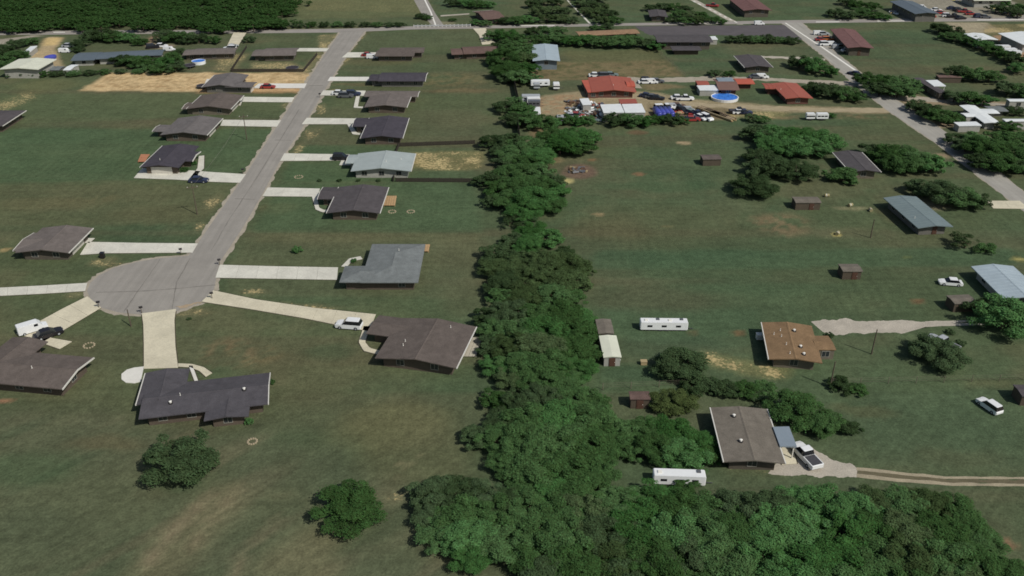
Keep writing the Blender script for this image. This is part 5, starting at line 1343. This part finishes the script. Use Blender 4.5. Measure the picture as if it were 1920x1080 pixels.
# small lawn things
b = MB(); b.box(-.6, .6, -.4, .4, 0, .5)
def box_thing(name, px, py, sx, sy, sz, m, label, cat, rz=0.0):
    g = G(px, py, sz / 2); root = empty(name, (g.x, g.y, 0), rz); tag(root, label, cat)
    k = MB(); k.box(-sx/2, sx/2, -sy/2, sy/2, 0.05, sz); k.build('body', m, root)
    k = MB(); k.box(-sx/2 - .05, sx/2 + .05, -sy/2 - .05, sy/2 + .05, sz + .002, sz + .07); k.build('lid', m, root)
box_thing('heat_pump', 1424, 631, 1.0, .8, .9, vent_m, 'white air unit beside the tan roofed house', 'air unit')
box_thing('propane_tank', 1747, 429, 2.2, 1.0, 1.0, PT['white'], 'white tank box below the sea green roof', 'tank')
box_thing('bin', 192, 479, .7, .7, 1.1, PT['black'], 'black bin at the corner of the broad pale driveway', 'bin')
box_thing('crate', 1207, 680, .9, .7, .6, PT['tan'], 'tan crate on the lawn beside the dark bush', 'crate')
box_thing('bench', 1150, 675, 2.0, .8, .5, PT['white'], 'white step box below the cream metal shed', 'step')
for i, (px, py, lb) in enumerate(((1550, 369, 'small yellowish hay bale by the grey shed'), (1594, 387, 'pale hay bale farther from the grey shed in the meadow'), (1570, 440, 'yellow hay bale in the open meadow'), (1632, 396, 'hay bale near the sea green roof'))):
    g = G(px, py); root = empty('hay_bale', (g.x, g.y, 0), .5 * i); tag(root, lb, 'hay bale', 'bales on the meadow')
    k = MB(); k.tube((-.5, 0, .35), (.5, 0, .35), .35, .35, 14); k.build('straw_roll', mat('hay', S(150, 142, 108), .95, (4., .2)), root)
    k = MB(); k.tube((-.2, 0, .35), (-.1, 0, .35), .36, .36, 14); k.build('twine', PT['white'], root)

# ------------------------------------------------------------------ trees
def leaf_mat(name, rgb, var=0.32):
    m = bpy.data.materials.new(name); m.use_nodes = True
    nt = m.node_tree; nt.nodes.clear()
    out = nt.nodes.new('ShaderNodeOutputMaterial')
    df = nt.nodes.new('ShaderNodeBsdfDiffuse'); tr = nt.nodes.new('ShaderNodeBsdfTranslucent'); mx = nt.nodes.new('ShaderNodeMixShader')
    mx.inputs[0].default_value = 0.34
    ge = nt.nodes.new('ShaderNodeNewGeometry'); oi = nt.nodes.new('ShaderNodeObjectInfo'); tc = nt.nodes.new('ShaderNodeTexCoord')
    ns = nt.nodes.new('ShaderNodeTexNoise'); ns.inputs['Scale'].default_value = 2.6; ns.inputs['Detail'].default_value = 2.0
    nt.links.new(tc.outputs['Object'], ns.inputs['Vector'])
    hs = nt.nodes.new('ShaderNodeHueSaturation'); hs.inputs['Color'].default_value = (*rgb, 1)
    def mr(sock, a, b_, c, d):
        n = nt.nodes.new('ShaderNodeMapRange'); n.inputs[1].default_value = a; n.inputs[2].default_value = b_; n.inputs[3].default_value = c; n.inputs[4].default_value = d
        nt.links.new(sock, n.inputs[0]); return n.outputs[0]
    def mul(a, b_):
        n = nt.nodes.new('ShaderNodeMath'); n.operation = 'MULTIPLY'; nt.links.new(a, n.inputs[0]); nt.links.new(b_, n.inputs[1]); return n.outputs[0]
    v = mul(mul(mr(ge.outputs['Random Per Island'], 0, 1, 1 - var, 1 + var), mr(oi.outputs['Random'], 0, 1, .72, 1.26)), mr(ns.outputs[0], .3, .7, .76, 1.24))
    nt.links.new(v, hs.inputs['Value'])
    nt.links.new(mr(ge.outputs['Random Per Island'], 0, 1, .485, .515), hs.inputs['Hue'])
    nt.links.new(mr(oi.outputs['Random'], 0, 1, 1.12, .98), hs.inputs['Saturation'])
    for n in (df, tr): nt.links.new(hs.outputs[0], n.inputs['Color'])
    nt.links.new(df.outputs[0], mx.inputs[1]); nt.links.new(tr.outputs[0], mx.inputs[2]); nt.links.new(mx.outputs[0], out.inputs['Surface'])
    return m
LEAF = dict(mid=leaf_mat('leaf_mid', (.086, .160, .060)), bright=leaf_mat('leaf_bright', (.092, .194, .068)), dark=leaf_mat('leaf_dark', (.074, .116, .054)), olive=leaf_mat('leaf_olive', (.098, .146, .064)), yellow=leaf_mat('leaf_yellow', (.125, .165, .068)))
bark = mat('bark', S(84, 72, 62), .95, (3., .2), (14., .2))

def crown_arrays(seed, n_leaf, leaf, n_lobe, bare=0.0):
    r = np.random.RandomState(seed)
    lobes = []
    for i in range(n_lobe):
        a = r.uniform(0, 2 * math.pi); z = r.uniform(-.45, .85)
        rad = math.sqrt(max(0.02, 1 - z * z)) * r.uniform(.30, 1.0)
        lobes.append((rad * math.cos(a), rad * math.sin(a), z * .74, r.uniform(.10, .26)))
    L = np.array(lobes)
    k = r.choice(len(L), n_leaf, p=L[:, 3] ** 2 / (L[:, 3] ** 2).sum())
    d = r.normal(size=(n_leaf, 3)); d[:, 2] += .35
    d /= np.linalg.norm(d, axis=1)[:, None]
    far = np.where(r.rand(n_leaf) < .10, r.uniform(1.0, 1.45, n_leaf), r.uniform(.62, 1.12, n_leaf))
    p = L[k, :3] + d * (L[k, 3] * far)[:, None]
    # leaf normals mostly outwards and up with a lot of scatter
    nrm = d * .7 + np.array([0, 0, .75]) + r.normal(size=(n_leaf, 3)) * .5
    nrm /= np.linalg.norm(nrm, axis=1)[:, None]
    t = np.cross(nrm, r.normal(size=(n_leaf, 3))); t /= np.linalg.norm(t, axis=1)[:, None]
    q = np.cross(nrm, t)
    s = leaf * r.uniform(.6, 1.4, n_leaf)[:, None]
    V = np.stack([p - t * s, p - q * s * .62 + nrm * s * .12, p + t * s, p + q * s * .62 + nrm * s * .12], 1)
    return V.reshape(-1, 3)
def quad_mesh(name, V):
    n = len(V) // 4
    me = bpy.data.meshes.new(name)
    me.vertices.add(len(V)); me.vertices.foreach_set('co', V.astype(np.float32).ravel())
    me.loops.add(len(V)); me.loops.foreach_set('vertex_index', np.arange(len(V), dtype=np.int32))
    me.polygons.add(n); me.polygons.foreach_set('loop_start', np.arange(0, len(V), 4, dtype=np.int32))
    me.update(calc_edges=True)
    return me
BIG = [quad_mesh('crown', crown_arrays(10 + i, 19000, .030, 64)) for i in range(6)]
SMALL = [quad_mesh('crown', crown_arrays(40 + i, 6000, .05, 40)) for i in range(5)]
THIN = [quad_mesh('crown', crown_arrays(70 + i, 2200, .042, 18)) for i in range(2)]
for me_ in BIG + SMALL + THIN: me_.materials.append(LEAF['mid'])
def trunk_mesh(seed):
    rr = random.Random(seed); k = MB()
    pts = [Vector((0, 0, -.05)), Vector((rr.uniform(-.02, .02), rr.uniform(-.02, .02), .35)), Vector((rr.uniform(-.05, .05), rr.uniform(-.05, .05), .7))]
    k.tube(pts[0], pts[1], .085, .06, 8); k.tube(pts[1], pts[2], .06, .045, 8)
    for i in range(7):
        a = i * 0.9 + rr.uniform(-.3, .3); b0 = pts[1].lerp(pts[2], rr.uniform(.1, 1))
        e1 = b0 + Vector((math.cos(a) * .25, math.sin(a) * .25, rr.uniform(.15, .3))); e2 = e1 + Vector((math.cos(a + .3) * .3, math.sin(a + .3) * .3, rr.uniform(.05, .25)))
        k.tube(b0, e1, .035, .022, 6); k.tube(e1, e2, .022, .01, 5)
    me_ = mk(k, 'trunk', bark); return me_
TRUNKS = [trunk_mesh(i) for i in range(4)]
trng = random.Random(77)
def tree(px, py, rx, kind, label, group=None, name='tree', cat='tree', vr=.46, thin=False, clear=.16):
    r = rx / ppm(py)
    v = r * vr * .82
    zc = v * .62 + r * clear
    g = G(px, py, zc)
    root = empty(name, (g.x, g.y, 0), trng.uniform(0, 6.28)); tag(root, label, cat, group)
    pool = THIN if thin else (BIG if rx > 34 else SMALL)
    c = bpy.data.objects.new('crown', trng.choice(pool)); c.location = (0, 0, zc); c.scale = (r * trng.uniform(.94, 1.14), r * trng.uniform(.82, 1.02), v * trng.uniform(.9, 1.35)); c.rotation_euler = (0, 0, trng.uniform(0, 6.28)); link(c, root)
    c.material_slots[0].link = 'OBJECT'; c.material_slots[0].material = LEAF[kind]
    t = bpy.data.objects.new('trunk' if name == 'tree' else 'stem', trng.choice(TRUNKS)); s = zc * 1.05; t.scale = (r * .72, r * .72, s); link(t, root)
    return root

def grove(label, group, items, name='tree', cat='tree', side='street', **kw):
    ordn = 'first second third fourth fifth sixth seventh eighth ninth tenth eleventh twelfth'.split()
    rows = []
    for it in sorted(items, key=lambda t: t[1]):
        if rows and it[1] - rows[-1][0][1] < max(6, it[2] * .42): rows[-1].append(it)
        else: rows.append([it])
    for ri, row in enumerate(rows):
        row.sort(key=lambda t: t[0])
        for ci, (px, py, rx, kind) in enumerate(row):
            pl_ = (f'{ordn[ci]} from the {side}' if len(row) > 1 else '')
            rw_ = (('top row' if ri == 0 else 'bottom row' if ri == len(rows) - 1 else ordn[ri] + ' row') if len(rows) > 1 else '')
            lb = ', '.join(x for x in (label, rw_, pl_) if x)
            lb = lb if len(lb.split()) <= 16 else (print('LONG', lb), lb)[1]
            tree(px, py, rx, kind, lb, group, name, cat, **kw)
m_, b_, d_, o_, y_ = 'mid', 'bright', 'dark', 'olive', 'yellow'
# the line of trees between the two halves of the picture, far to near; dark leaf colour on its west side stands in for shade
grove('green tree by the county road beside the far cream driveway', 'trees at the far end of the tree line', [(925, 66, 22, m_), (950, 66, 26, b_), (975, 72, 22, m_)])
grove('broad tree of the clump against the ice blue workshop', 'clump beside the workshop', [(945, 88, 26, d_), (968, 86, 34, m_), (986, 98, 26, m_), (948, 108, 38, m_), (978, 112, 32, o_), (930, 118, 20, m_), (958, 130, 36, m_), (988, 128, 24, b_), (975, 144, 30, m_), (952, 146, 22, d_), (998, 146, 20, m_)])
grove('small tree growing through the tall dark fence', 'trees on the fence', [(964, 190, 20, m_), (945, 200, 24, d_), (975, 205, 30, m_), (988, 210, 24, b_), (962, 224, 26, d_), (990, 226, 30, m_), (1014, 228, 28, m_), (1036, 230, 20, b_)])
grove('low hedge tree between junk yard and meadow', 'hedge below the junk yard', [(1060, 224, 20, m_), (1082, 226, 20, b_), (1104, 226, 18, m_), (1150, 224, 26, d_), (1180, 226, 26, m_), (1205, 226, 24, b_), (1232, 224, 18, m_), (1262, 224, 22, d_), (1280, 226, 16, m_), (1410, 222, 16, d_), (1428, 223, 16, m_), (1560, 217, 10, b_)], vr=.5, clear=.12)
grove('bushy tree of the bright clump below the junk yard', 'bright clump by the fence end', [(1040, 256, 36, m_), (1074, 256, 40, b_), (1104, 260, 28, b_), (1050, 274, 40, b_), (1088, 274, 34, m_), (1015, 276, 30, m_)])
grove('dark tree line tree level with the straw patch', 'tree line by the straw patch', [(925, 264, 30, d_), (956, 266, 34, d_), (985, 270, 34, m_), (940, 282, 26, d_), (972, 288, 40, m_), (1006, 292, 40, b_), (990, 305, 36, m_), (950, 306, 26, d_)])
grove('tree line tree level with the dark brown house', 'tree line by the bare red soil', [(905, 338, 24, d_), (935, 332, 34, d_), (970, 326, 40, m_), (1010, 326, 34, m_), (1030, 340, 30, d_), (935, 352, 34, m_), (975, 350, 44, m_), (1015, 352, 42, m_), (1044, 360, 30, b_), (960, 372, 40, m_), (1000, 374, 44, b_), (925, 378, 24, d_), (1030, 382, 36, m_), (985, 394, 40, b_)])
grove('thinly leaved tree in the gap of the tree line', 'thin trees of the tree line', [(955, 414, 28, d_), (990, 416, 24, d_)], thin=True)
grove('bright green tree in the tree line gap', 'bright trees of the tree line gap', [(1000, 434, 36, b_), (1026, 446, 32, b_), (994, 456, 36, b_)])
grove('dark tree beside the tree line gap', 'dark trees of the tree line gap', [(960, 452, 28, d_), (928, 476, 34, d_), (1058, 472, 22, d_), (958, 484, 34, d_)])
grove('olive tree line tree level with the slate house', 'olive stretch of the tree line', [(938, 504, 40, o_), (980, 500, 44, o_), (1022, 496, 44, o_), (1062, 498, 42, o_), (1090, 508, 26, o_), (950, 530, 40, d_), (995, 528, 46, o_), (1040, 526, 46, o_), (1078, 530, 34, o_), (945, 556, 34, m_), (990, 556, 44, o_), (1035, 556, 46, m_), (1070, 562, 34, m_)])
grove('tree line tree beside the large brown house', 'tree line by the large brown house', [(918, 594, 34, d_), (960, 590, 44, d_), (1005, 590, 46, m_), (1052, 592, 46, m_), (1088, 598, 36, b_), (930, 618, 36, m_), (972, 622, 50, m_), (1024, 622, 52, b_), (1074, 622, 48, m_), (1106, 630, 28, m_), (925, 648, 34, d_), (965, 650, 48, o_), (1018, 654, 54, o_), (1070, 654, 50, m_), (1104, 658, 26, m_), (930, 682, 36, b_), (975, 684, 50, m_), (1028, 688, 54, m_), (1076, 690, 44, b_), (955, 706, 36, o_), (1010, 714, 44, m_), (1060, 712, 40, m_)])
grove('tree of the tree line below the wire fence', 'tree line below the wire fence', [(930, 752, 32, m_), (970, 758, 44, d_), (1020, 752, 48, d_), (1076, 748, 46, m_), (1118, 752, 30, m_), (945, 788, 40, d_), (990, 790, 54, m_), (1046, 786, 58, b_), (1098, 784, 50, m_), (1140, 788, 34, m_), (895, 820, 32, d_), (935, 826, 46, m_), (985, 832, 58, m_), (1044, 832, 62, m_), (1104, 832, 58, m_), (1150, 828, 38, m_), (958, 868, 44, m_), (1008, 876, 60, m_), (1066, 880, 62, m_), (1120, 880, 48, m_), (1030, 910, 50, b_), (985, 916, 40, m_), (1084, 916, 50, m_)])
grove('tree of the bright clump against the taupe roofed house', 'clump by the taupe house', [(1180, 812, 34, m_), (1216, 806, 44, m_), (1262, 812, 50, b_), (1306, 832, 44, b_), (1232, 840, 46, m_), (1282, 848, 48, b_), (1324, 852, 30, m_), (1190, 842, 34, m_), (1262, 870, 26, b_), (1300, 872, 24, m_)])
# the wood along the bottom
grove('tree at the open end of the near wood', 'open end of the near wood', [(806, 930, 48, d_), (858, 930, 52, d_), (912, 934, 50, d_), (948, 946, 40, d_), (820, 962, 46, d_), (872, 966, 56, m_), (928, 972, 56, m_), (826, 1000, 48, m_), (884, 1008, 58, b_), (946, 1016, 60, m_), (880, 1040, 46, b_)])
grove('tree of the near wood below the tree line', 'near wood below the tree line', [(984, 962, 56, m_), (1040, 966, 60, m_), (1096, 962, 56, o_), (1008, 1006, 62, m_), (1070, 1012, 66, m_), (1134, 1000, 64, d_), (1010, 1050, 58, m_), (1090, 1062, 70, m_), (1150, 1052, 66, o_), (1020, 1090, 60, d_)])
grove('near wood tree below the half hidden white trailer', 'near wood below the trailer', [(1164, 944, 54, m_), (1226, 938, 56, b_), (1272, 956, 58, m_), (1282, 916, 26, m_), (1330, 962, 56, m_), (1386, 958, 56, d_), (1192, 992, 64, b_), (1256, 998, 66, b_), (1322, 1004, 66, m_), (1386, 1002, 64, m_), (1216, 1048, 70, m_), (1286, 1056, 72, d_), (1356, 1058, 72, m_), (1180, 1090, 60, d_), (1250, 1100, 70, m_), (1330, 1104, 70, m_)])
grove('bright near wood tree below the gravel turnaround', 'bright part of the near wood', [(1440, 950, 56, d_), (1494, 950, 56, b_), (1550, 952, 58, b_), (1606, 958, 54, b_), (1446, 996, 66, b_), (1512, 1000, 68, b_), (1578, 1004, 66, b_), (1430, 1050, 72, b_), (1504, 1056, 74, b_), (1578, 1058, 70, b_), (1410, 1104, 70, m_), (1490, 1108, 74, b_), (1570, 1106, 70, m_)])
grove('shaggy near wood tree along the wheel tracks', 'shaggy end of the near wood', [(1648, 948, 46, o_), (1694, 946, 52, m_), (1744, 950, 50, o_), (1790, 958, 48, m_), (1642, 996, 58, m_), (1700, 994, 60, o_), (1760, 998, 60, m_), (1816, 998, 52, m_), (1846, 1020, 46, m_), (1640, 1052, 66, m_), (1706, 1052, 68, o_), (1772, 1056, 68, m_), (1834, 1064, 60, m_), (1884, 1072, 44, m_), (1640, 1104, 66, m_), (1720, 1106, 66, m_), (1800, 1108, 66, o_)])
# single trees
tree(335, 856, 80, d_, 'large round tree standing alone below the charcoal roofed house', vr=.42)
tree(655, 950, 72, m_, 'low spreading tree standing alone in the near field', vr=.34)
tree(1276, 684, 54, d_, 'wide dark bush on the lawn beside the cream shed meadow', name='bush', cat='bush', vr=.42, clear=.1)
tree(1760, 662, 50, d_, 'round dark bush beside the silver pickup', name='bush', cat='bush', vr=.45, clear=.1)
tree(1492, 768, 58, m_, 'broad tree behind the blue carport', vr=.5); tree(1550, 794, 42, m_, 'lower tree overlapping the broad one behind the carport', vr=.45); tree(1590, 800, 26, d_, 'small dark bush at the end of the carport trees', name='bush', cat='bush', vr=.5, clear=.1)
tree(1262, 752, 42, y_, 'yellow green bush beside the pinkish brown shed', name='bush', cat='bush', vr=.5, clear=.1)
grove('low bush of the hedge behind the taupe roofed house', 'hedge behind the taupe house', [(1300, 726, 26, d_), (1330, 724, 28, d_), (1366, 728, 32, d_), (1402, 730, 30, m_), (1430, 728, 26, m_), (1424, 742, 22, d_), (1578, 722, 26, d_), (1610, 730, 20, m_)], 'bush', 'bush', vr=.45, clear=.08)
tree(1884, 592, 60, b_, 'big bright tree in front of the ice blue roof', vr=.55); tree(1845, 580, 34, d_, 'dark bush shading the grey shed by the ice blue roof', name='bush', cat='bush', vr=.5)
tree(1812, 452, 34, d_, 'sparse dark tree alone below the sea green roof', thin=True); tree(1848, 466, 20, m_, 'small bush beside the sparse dark tree', name='bush', cat='bush', vr=.5, clear=.1)
tree(1411, 347, 44, d_, 'dark tree standing alone below the dark clump', vr=.4, clear=.12)
grove('dark tree of the clump in the upper meadow', 'dark clump of the upper meadow', [(1424, 296, 34, d_), (1444, 310, 42, d_), (1494, 318, 42, d_), (1420, 318, 30, d_)], vr=.45, clear=.15)
grove('bright tree of the wide upper meadow clump', 'bright clump of the upper meadow', [(1420, 248, 34, d_), (1455, 254, 42, b_), (1500, 258, 44, b_), (1545, 264, 40, b_), (1460, 272, 40, b_), (1510, 276, 42, b_)], vr=.45, clear=.15)
tree(1580, 330, 34, m_, 'small bush in front of the dark umber roofed house', name='bush', cat='bush', vr=.4, clear=.08)
grove('green tree of the clump beside the dark umber roof', 'clump beside the umber roof', [(1640, 284, 30, d_), (1672, 290, 42, m_), (1712, 296, 44, m_), (1748, 308, 34, b_), (1690, 308, 38, m_)], vr=.5, clear=.15)
grove('dark tree of the clump behind the sea green roof', 'clump behind the sea green roof', [(1726, 352, 32, d_), (1762, 360, 44, d_), (1800, 370, 42, m_), (1834, 378, 30, d_)], vr=.5, clear=.15)
grove('dark tree on the outer side of the slanting road', 'trees across the slanting road', [(1792, 260, 24, d_), (1830, 264, 34, m_), (1876, 262, 32, m_), (1910, 258, 34, m_), (1812, 272, 30, d_), (1850, 280, 44, m_), (1898, 284, 44, m_), (1840, 302, 34, d_), (1880, 306, 40, m_), (1918, 308, 34, d_)])
grove('tree between the white roofed homes', 'trees by the white homes', [(1720, 198, 24, d_), (1742, 208, 28, d_), (1768, 218, 32, m_), (1790, 223, 20, m_), (1790, 180, 26, d_), (1818, 184, 30, m_), (1845, 188, 24, b_), (1890, 166, 30, d_), (1915, 170, 28, m_), (1904, 208, 20, d_), (1890, 236, 26, m_)])
grove('tree beside the narrow brown roofed house', 'trees by the narrow house', [(1632, 150, 28, m_), (1660, 154, 30, m_), (1690, 158, 30, m_), (1650, 168, 28, d_), (1684, 170, 32, m_), (1712, 168, 20, m_)], vr=.5)
grove('dark tree over the long low pink shed', 'trees by the pink shed', [(1796, 136, 28, d_), (1826, 138, 30, m_), (1856, 142, 26, m_)], vr=.5)
grove('tree of the hedge running down from the sandy yard', 'hedge below the sandy yard', [(1762, 52, 20, d_), (1784, 58, 22, d_), (1776, 68, 18, m_), (1804, 70, 22, m_), (1826, 78, 22, m_), (1848, 86, 22, b_), (1868, 95, 22, m_), (1888, 104, 22, m_), (1910, 112, 24, d_), (1908, 128, 22, b_)], vr=.52)
grove('green tree beside the thin pale drive', 'trees beside the thin drive', [(1500, 116, 24, d_), (1524, 122, 28, b_), (1548, 132, 22, b_)], vr=.55)
grove('dark tree shading the red house with stepped front', 'trees by the stepped red house', [(1528, 166, 24, d_), (1556, 170, 28, d_), (1588, 176, 28, m_), (1606, 182, 20, m_)], vr=.5)
tree(1342, 138, 16, d_, 'small bush beside the gravel drive above the red roofs', name='bush', cat='bush', vr=.5, clear=.1); tree(1368, 138, 14, m_, 'lesser bush beside the gravel drive above the red roofs', name='bush', cat='bush', vr=.5, clear=.1)
grove('tree of the far hedge around the orange roofed house', 'far hedge by the orange roof', [(1002, 60, 22, d_), (1024, 60, 24, m_), (1046, 56, 18, m_), (1016, 74, 24, m_), (1044, 72, 26, m_), (1072, 76, 24, b_), (1100, 76, 26, b_), (1130, 78, 26, m_), (1158, 78, 26, m_), (1186, 78, 26, m_), (1210, 80, 22, d_), (1230, 86, 20, b_), (1180, 70, 18, d_), (1120, 52, 14, m_), (1140, 50, 14, d_)])
grove('low bush of the row under the asphalt lot', 'row under the asphalt lot', [(1372, 74, 16, d_), (1394, 73, 18, d_), (1416, 74, 18, m_), (1440, 73, 18, d_), (1462, 75, 16, m_), (1486, 76, 16, d_)], vr=.5, clear=.1)
grove('far grove tree beside the thin white path', 'grove by the white path', [(1000, 8, 18, d_), (1020, 2, 20, d_), (1044, 4, 16, d_), (1012, 20, 20, o_), (1036, 18, 20, o_), (1058, 20, 16, d_), (1026, 34, 20, o_), (1052, 34, 20, o_), (1072, 38, 16, d_), (1088, 6, 18, o_), (1108, 8, 20, d_), (1096, 20, 16, o_), (1118, 24, 20, o_), (1140, 26, 20, d_), (1128, 38, 18, o_), (1150, 38, 18, m_), (1092, -6, 20, d_), (1120, -4, 20, d_), (1010, -10, 20, d_), (1128, 12, 16, o_)])
grove('tree of the round grove beside the dashed back lane', 'grove by the back lane', [(1222, 14, 16, d_), (1244, 12, 18, d_), (1266, 14, 18, m_), (1288, 18, 18, d_), (1272, 26, 18, m_), (1296, 28, 18, o_), (1316, 28, 16, m_), (1262, 36, 16, d_), (1286, 38, 18, m_), (1310, 38, 18, o_), (1334, 36, 16, m_), (1350, 40, 12, m_)])
grove('tree between the county road and the vehicle yard', 'trees by the vehicle yard', [(1566, 24, 18, d_), (1590, 28, 20, d_), (1614, 22, 20, m_), (1606, 8, 18, m_), (1634, 12, 20, m_), (1640, 28, 18, m_), (1660, 32, 14, b_), (1588, 2, 18, d_)])
grove('dark tree beyond the yellow dashed yard road', 'trees beyond the yard road', [(1868, 16, 20, d_), (1892, 18, 22, d_), (1914, 16, 22, m_), (1880, 6, 16, b_), (1908, 26, 18, d_)])
grove('tree around the brown roofed cottage', 'trees by the cottage', [(848, 4, 18, d_), (872, 6, 18, b_), (894, 8, 18, m_), (914, 8, 16, b_), (946, 38, 18, d_), (966, 38, 20, m_), (988, 36, 18, b_), (894, 42, 14, b_), (912, 44, 14, m_), (790, 30, 12, d_), (802, 33, 10, m_), (848, 37, 8, m_)])
grove('bush around the slate blue long building', 'bushes by the long building', [(170, 68, 22, d_), (192, 66, 25, d_), (214, 68, 25, m_), (238, 70, 22, b_), (312, 68, 25, d_), (334, 70, 25, m_), (352, 74, 20, d_), (230, 113, 22, d_), (254, 116, 25, m_), (280, 116, 27, m_), (306, 118, 25, b_), (322, 110, 22, m_), (300, 128, 25, m_), (328, 126, 22, d_), (274, 126, 17, m_)], 'bush', 'bush', vr=.5, clear=.12)
grove('dark bush on the lawns below the far wood', 'bushes below the far wood', [(30, 82, 20, d_), (58, 78, 16, m_), (152, 80, 18, d_), (262, 78, 16, m_), (372, 72, 20, d_), (398, 74, 18, m_), (146, 92, 14, d_), (338, 96, 14, d_), (466, 74, 14, d_)], 'bush', 'bush', side='barn', vr=.5, clear=.12)
grove('dark tree beside the cream barn', 'trees beside the cream barn', [(8, 96, 26, d_), (30, 104, 22, m_), (4, 112, 24, m_), (14, 122, 18, m_), (-14, 104, 26, d_)])
grove('low bush of the hedge behind the straw lot', 'hedge behind the straw lot', [(22, 139, 14, m_), (48, 139, 14, d_), (78, 139, 14, m_), (108, 138, 14, d_), (138, 138, 14, m_), (168, 136, 14, d_), (196, 135, 12, m_), (226, 134, 12, d_), (258, 134, 12, m_), (290, 134, 12, b_)], 'bush', 'bush', vr=.5, clear=.1)
grove('low bush of the verge hedge on the county road', 'verge hedge by the dry field', [(560, 47, 12, d_), (584, 47, 12, m_), (608, 46, 12, d_), (632, 46, 12, m_), (658, 46, 12, d_), (684, 46, 12, d_), (706, 46, 12, m_), (730, 46, 12, d_), (750, 46, 11, d_)], 'bush', 'bush', vr=.55, clear=.1)
tree(558, 468, 11, b_, 'tiny sapling alone on the lawn above the slate hipped house', name='sapling', cat='sapling', vr=.7)
for i, (px, py, lb) in enumerate(((599, 338, 'tiny shrub of the row below the teal roof, nearest the street'), (636, 338, 'tiny shrub of the row below the teal roof, second from the street'), (672, 338, 'tiny shrub of the row below the teal roof, third from the street'), (709, 338, 'tiny shrub of the row below the teal roof, farthest from the street'))):
    tree(px, py, 5, d_, lb, 'tiny shrubs below the teal roof', 'shrub', 'shrub', vr=.7, clear=.1)
for (px, py, r_, k_, lb) in ((358, 306, 9, b_, 'small bright bush in the curve of the white garden walk'), (345, 318, 10, m_, 'small bush at the charcoal house corner'), (466, 790, 10, b_, 'small bright bush below the charcoal house near the cream driveway'), (510, 716, 7, m_, 'tiny bush at the end of the charcoal roof'), (354, 598, 5, d_, 'tiny dark shrub beside the wide cream driveway'), (613, 378, 7, b_, 'small bush by the curved walk of the dark brown house'), (663, 489, 7, b_, 'small bush in the slate house courtyard'), (1556, 628, 9, d_, 'small dark bush at the end of the tan roof'), (1782, 622, 9, d_, 'small dark bush above the silver pickup'), (1800, 644, 12, d_, 'low dark bush beside the silver pickup')):
    tree(px, py, r_, k_, lb, None, 'shrub', 'shrub', vr=.6, clear=.1)

# the far wood: one mass of crowns
rw = np.random.RandomState(5)
lows = [crown_arrays(90 + i, 1300, .075, 26) for i in range(5)]
parts = []; stems = MB()
pts = []
for gy_ in np.arange(-44, 58, 3.1):
    for gx_ in np.arange(-90, 600, 19):
        px, py = gx_ + rw.uniform(-10, 10), gy_ + rw.uniform(-1.4, 1.4)
        lim = 548 + 14 * math.sin(py * .35) + 22 * math.sin(py * .11 + 1)
        if px > lim + rw.uniform(-14, 14): continue
        if py > 50 + 4 * math.sin(px * .05) + 3 * math.sin(px * .017 + 1): continue
        if py > 48 and px > 470: continue
        r = rw.uniform(1.8, 4.2); z = .3 + r * rw.uniform(.25, .55); g = G(px, py, z)
        parts.append(lows[rw.randint(5)] * np.array([r, r, r * .45]) + np.array([g.x, g.y, z]))
        stems.tube((g.x, g.y, 0), (g.x, g.y, z), .2, .12, 5)
fo = link(bpy.data.objects.new('far_wood', quad_mesh('far_wood', np.concatenate(parts)))); fo.data.materials.append(LEAF['mid'])
tag(fo, 'dense dark green wood filling the far corner beyond the county road', 'wood', kind='stuff')
so = stems.build('trunks', bark, fo); so['kind'] = 'stuff'
print('far wood crowns', len(parts))
